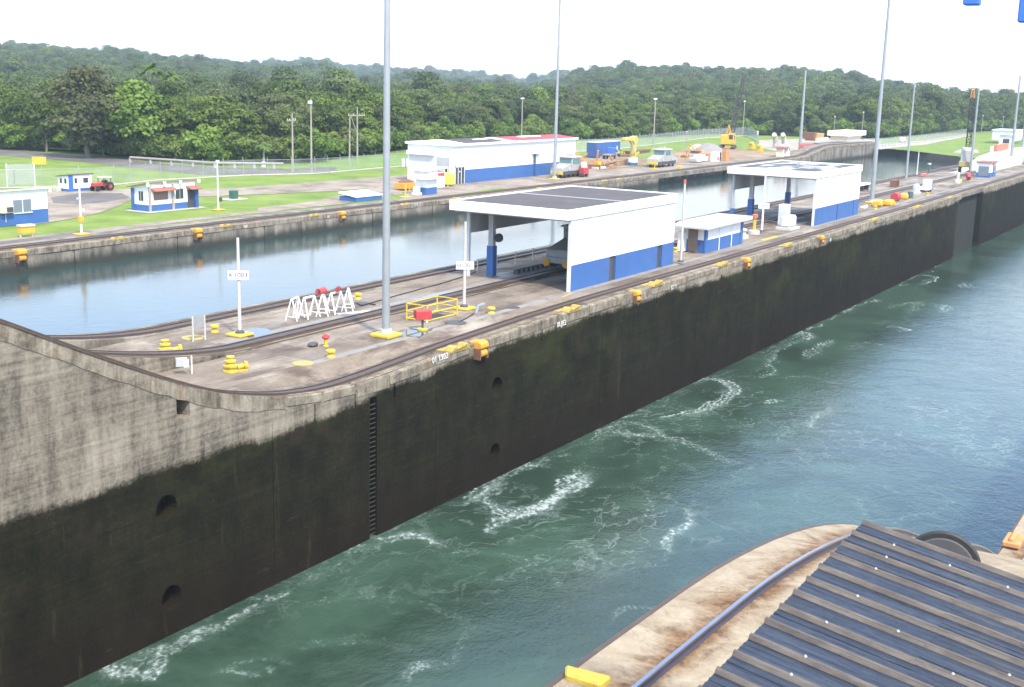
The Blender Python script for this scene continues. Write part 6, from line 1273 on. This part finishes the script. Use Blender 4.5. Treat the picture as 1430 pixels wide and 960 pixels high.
def make_tree(k, p, rz, s, label, group, sz=None):
    nm, cm, tm, desc, z0, rx, H = KINDS[k]; t = thing(nm, label, 'bush' if nm == 'bush' else 'tree', p, rz, group); t.scale = (s, s, s*(sz or 1))
    c = bpy.data.objects.new('crown', cm); C.objects.link(c); c.parent = t; c.location = (0, 0, z0)
    if nm != 'bush': b = bpy.data.objects.new('trunk', tm); C.objects.link(b); b.parent = t
    return t
MARKS = [(0, 'at the left edge behind the meadow'), (70, 'behind the gatehouse and the yellow road sign'), (150, 'behind the small hut and the red tractor'), (225, 'behind the roadside house'), (300, 'behind the long pipe guard rail'), (365, 'behind the short crossarm pole'), (425, 'behind the tallest bare pole'), (490, 'behind the wide crossarm pole'), (545, 'behind the nearest light mast'), (600, 'behind the left end of the workshop'), (690, 'behind the red roof of the workshop'), (770, 'behind the workshop mast'), (835, 'behind the blue container'), (905, 'behind the pale grey locomotive'), (960, 'behind the gravel pile'), (1015, 'behind the crawler crane'), (1070, 'behind the vent stacks'), (1120, 'behind the barrier mast'), (1180, 'behind the low white shed'), (1235, 'behind the leaning mast'), (1290, 'behind the far road'), (1350, 'behind the lattice crane'), (1410, 'behind the mast at the right edge')]
def proj(p):
    d = Vector(p)-CAM; return 715+FOC*d.dot(_r)/d.dot(_f), 480-FOC*d.dot(_u)/d.dot(_f)
def mark(px): return min(MARKS, key=lambda q: abs(q[0]-px))[1]
def tl_points(st):
    out = []; P = [Vector(q) for q in TL]
    for a, b in zip(P, P[1:]):
        n = max(1, int((b-a).length/st)); out += [a.lerp(b, i/n) for i in range(n)]
    return out
rnd = random.Random(21); count = 0; ROWS = [(1.0, 4.6, 'foremost'), (8.0, 6.6, 'second row'), (15, 7.2, 'third row'), (23, 8.0, 'rear'), (33, 9.0, 'hindmost')]
ADJ = [['', 'leaning ', 'full ', 'thin '], ['tall ', 'short ', 'full ', '']]
for ri, (off, st, rowname) in enumerate(ROWS):
    for q in tl_points(st):
        az = math.degrees(math.atan2(q.y, q.x))
        if az > 57.5 or az < 8.2: continue
        d = q.normalized(); p = q + d*(off+rnd.uniform(-2.2, 2.2)) + Vector((-d.y, d.x))*rnd.uniform(-2, 2)
        px, py = proj((p.x, p.y, 6))
        near = interp(px, [(0, .86), (450, .84), (620, .76), (1000, .74), (1250, .84), (1430, .88)])
        if ri == 0 and rnd.random() < .82: k = rnd.choice([6, 7]); s = rnd.uniform(.85, 1.6)*near
        else: k = rnd.choices([0, 1, 2, 3, 4, 5], [3, 4, 2.2, 1.5 if ri < 2 else .7, 1.6, 2])[0]; s = rnd.uniform(.74, 1.06)*near*(1+.03*ri)
        if px < -40 or px > 1470: continue
        desc = KINDS[k][3]; size = 'taller ' if s > .98*near else ('smaller ' if s < .84*near else '')
        lab = f"{size}{desc} {'bush' if k > 5 else 'tree'}, {rowname} of the forest edge {mark(px)}"
        if len(lab.split()) > 16: lab = f"{size}{desc} {'bush' if k > 5 else 'tree'}, {rowname}, {mark(px)}"
        make_tree(k, (p.x, p.y, max(-.1, hill(p.x, p.y)-.3)), rnd.uniform(0, 6.28), s, lab, 'bushes along the forest edge' if k > 5 else 'trees along the forest edge', rnd.uniform(.9, 1.14)); count += 1
print('individual trees', count, len([o for o in C.objects if o.name.startswith('broadleaf')]), len([o for o in C.objects if o.name.startswith('bush')]))
for q in tl_points(3.6):
    px, py = proj((q.x, q.y, 2))
    if px < -30 or px > 620 and rnd.random() < .5 or px > 1450 or math.degrees(math.atan2(q.y, q.x)) < 8.2: continue
    p = q - q.normalized()*rnd.uniform(-.5, 1.5); k = rnd.choice([6, 7, 7]); s = rnd.uniform(.75, 1.25)
    make_tree(k, (p.x, p.y, -.15), rnd.uniform(0, 6.28), s, f"{'larger ' if s > 1.05 else 'smaller '}{KINDS[k][3]} bush of the front thicket {mark(px)}", 'bushes along the forest edge')
# a few trees of note
p = at(128, 226); make_tree(0, (p.x+6, p.y+8, 0), .4, 1.3, 'largest dome shaped dark grey green tree at the forest edge left', 'trees along the forest edge', .86)
p = at(195, 225); make_tree(3, (p.x+4, p.y+5, 0), 1.4, 1.35, 'large bright green tree right of the dome shaped dark tree', 'trees along the forest edge', .92)
p = at(62, 214); make_tree(2, (p.x+2, p.y+2, 0), 2.2, .8, 'slim tree with pale bare trunk at the road edge left of the dome shaped tree', 'trees along the forest edge', 1.05)
p = at(1300, 188); make_tree(0, (p.x+10, p.y+3, 0), 3.0, 1.25, 'dark bulky tree standing at the end of the far road', 'trees along the forest edge', 1.0)
def palm(p, h, R_, n, label, seed, name='palm_tree'):
    t = thing(name, label, 'palm' if name == 'palm_tree' else 'tree', p); rnd = random.Random(seed)
    MB().cyl((0, 0, -.3), (.2, 0, h), .22, .14, 8).build('trunk', 'bark' if name == 'palm_tree' else 'weathered_wood', t); m = MB()
    for i in range(n):
        a = 6.283*i/n+rnd.uniform(-.2, .2); el = rnd.uniform(.05, 1.45); P = []; L = R_*rnd.uniform(.65, 1.1)
        for j in range(7): u = j/6; P.append(Vector((.2+math.cos(a)*L*u*math.cos(el), math.sin(a)*L*u*math.cos(el), h+L*(u*math.sin(el)-.62*u*u))))
        side = Vector((-math.sin(a), math.cos(a), 0))
        for j in range(6):
            u = (j+.5)/6; w = R_*.17*math.sin(math.pi*min(1, .15+u*.85))+.05
            for s in (-1, 1): m.add([P[j], P[j+1], P[j+1]+side*(s*w)+Vector((0, 0, -w*.55)), P[j]+side*(s*w*.9)+Vector((0, 0, -w*.45))], [(0, 1, 2, 3)])
    m.build('crown', 'leaves_palm', t); return t
p = atr(214, 175, 268); palm((p.x, p.y, 0), 16.0, 3.7, 34, 'tall palm with spreading fronds rising above the left forest', 4)
p = atr(240, 175, 272); palm((p.x, p.y, 0), 14.6, 3.4, 28, 'second palm just right of the tall palm', 6)
palm(g2(368, 232), 3.4, 1.9, 18, 'small young tree with pale stem and white marker beside the guard rail', 9, 'young_tree')
p = at(366, 233); tag(MB().box(-.3, .3, -.2, .2, 0, .9).build('marker_block', 'white_paint', loc=(p.x-.5, p.y-.8, 0)), 'short white marker at the foot of the small young tree', 'marker')

# far forest: one canopy of crowns over the hills (instances of the crowns above)
def far_forest():
    r = np.random.default_rng(5); P = []; S = []
    tl = [(math.degrees(math.atan2(q.y, q.x)), math.hypot(q.x, q.y)) for q in [Vector(t) for t in TL]]; tl.sort()
    for az in np.arange(4, 62, .05):
        D = interp(az, DST); r0 = interp(az, tl)+40; rr = r0
        while rr < D*1.04:
            step = max(5.5, rr*.0105); x = rr+r.uniform(-.5, .5)*step; a = az+r.uniform(-.6, .6)*.25
            if r.random() < min(1.0, (rr*R(.05))/ (6.6 if rr < 700 else 8.2)):
                X, Y = x*math.cos(R(a)), x*math.sin(R(a)); P.append((X, Y, hill(X, Y)-1.4+r.normal(0, .5))); S.append(r.uniform(.72, 1.12)*(1.0 if rr < 700 else 1.18)*(1.0 if rr < 1700 else 1.4)*(1.22 if r.random() < .06 else 1))
            rr += step
    print('forest crowns', len(P)); n = len(P)
    me = bpy.data.meshes.new('forest'); me.vertices.add(n); me.vertices.foreach_set('co', np.array(P, np.float32).ravel())
    for nm, v in (('s', np.array(S)), ('a', r.uniform(0, 6.28, n))): q = me.attributes.new(nm, 'FLOAT', 'POINT'); q.data.foreach_set('value', v.astype(np.float32))
    q = me.attributes.new('k', 'INT', 'POINT'); q.data.foreach_set('value', r.choice(5, n, p=[.28, .30, .16, .10, .16]).astype(np.int32))
    o = bpy.data.objects.new('forest', me); C.objects.link(o); tag(o, 'dense rainforest canopy rolling over the hills to the horizon', 'forest', kind='stuff')
    ng = bpy.data.node_groups.new('canopy', 'GeometryNodeTree'); ng.interface.new_socket('Geometry', in_out='INPUT', socket_type='NodeSocketGeometry'); ng.interface.new_socket('Geometry', in_out='OUTPUT', socket_type='NodeSocketGeometry')
    N = ng.nodes.new; Lk = ng.links.new; gi = N('NodeGroupInput'); go = N('NodeGroupOutput'); join = N('GeometryNodeJoinGeometry')
    def attr(nm, ty): a = N('GeometryNodeInputNamedAttribute'); a.data_type = ty; a.inputs['Name'].default_value = nm; return a.outputs['Attribute']
    cv = N('ShaderNodeCombineXYZ'); Lk(attr('a', 'FLOAT'), cv.inputs[2]); sz = attr('s', 'FLOAT'); kk = attr('k', 'INT')
    for i, kd in enumerate((0, 1, 2, 3, 5)):
        src = next(c for c in C.objects if c.name.startswith('crown') and c.data == KINDS[kd][1])
        oi = N('GeometryNodeObjectInfo'); oi.inputs['Object'].default_value = src; oi.transform_space = 'ORIGINAL'; oi.inputs['As Instance'].default_value = True
        ip = N('GeometryNodeInstanceOnPoints'); cmp = N('FunctionNodeCompare'); cmp.data_type = 'INT'; cmp.operation = 'EQUAL'
        ins = [s for s in cmp.inputs if s.type == 'INT']; Lk(kk, ins[0]); ins[1].default_value = i
        Lk(gi.outputs[0], ip.inputs['Points']); Lk(cmp.outputs[0], ip.inputs['Selection']); Lk(oi.outputs['Geometry'], ip.inputs['Instance']); Lk(cv.outputs[0], ip.inputs['Rotation']); Lk(sz, ip.inputs['Scale']); Lk(ip.outputs[0], join.inputs[0])
    Lk(join.outputs[0], go.inputs[0]); md = o.modifiers.new('canopy', 'NODES'); md.node_group = ng
far_forest()

# ================================================================== HAZE
HAZE = 0.00024
if HAZE:
    m = bpy.data.materials.new('haze'); m.use_nodes = True; nt = m.node_tree; nt.nodes.clear(); o_ = nt.nodes.new('ShaderNodeOutputMaterial'); v = nt.nodes.new('ShaderNodeVolumePrincipled')
    v.inputs['Color'].default_value = (.72, .88, 1.0, 1); v.inputs['Density'].default_value = HAZE; v.inputs['Anisotropy'].default_value = .2; nt.links.new(v.outputs[0], o_.inputs['Volume']); MATS['haze'] = m
    b = MB(); b.box(-900, 3700, -1200, 3700, -16, 100); h = b.build('haze', 'haze'); tag(h, 'thin bluish haze in the humid air', 'haze', kind='stuff')
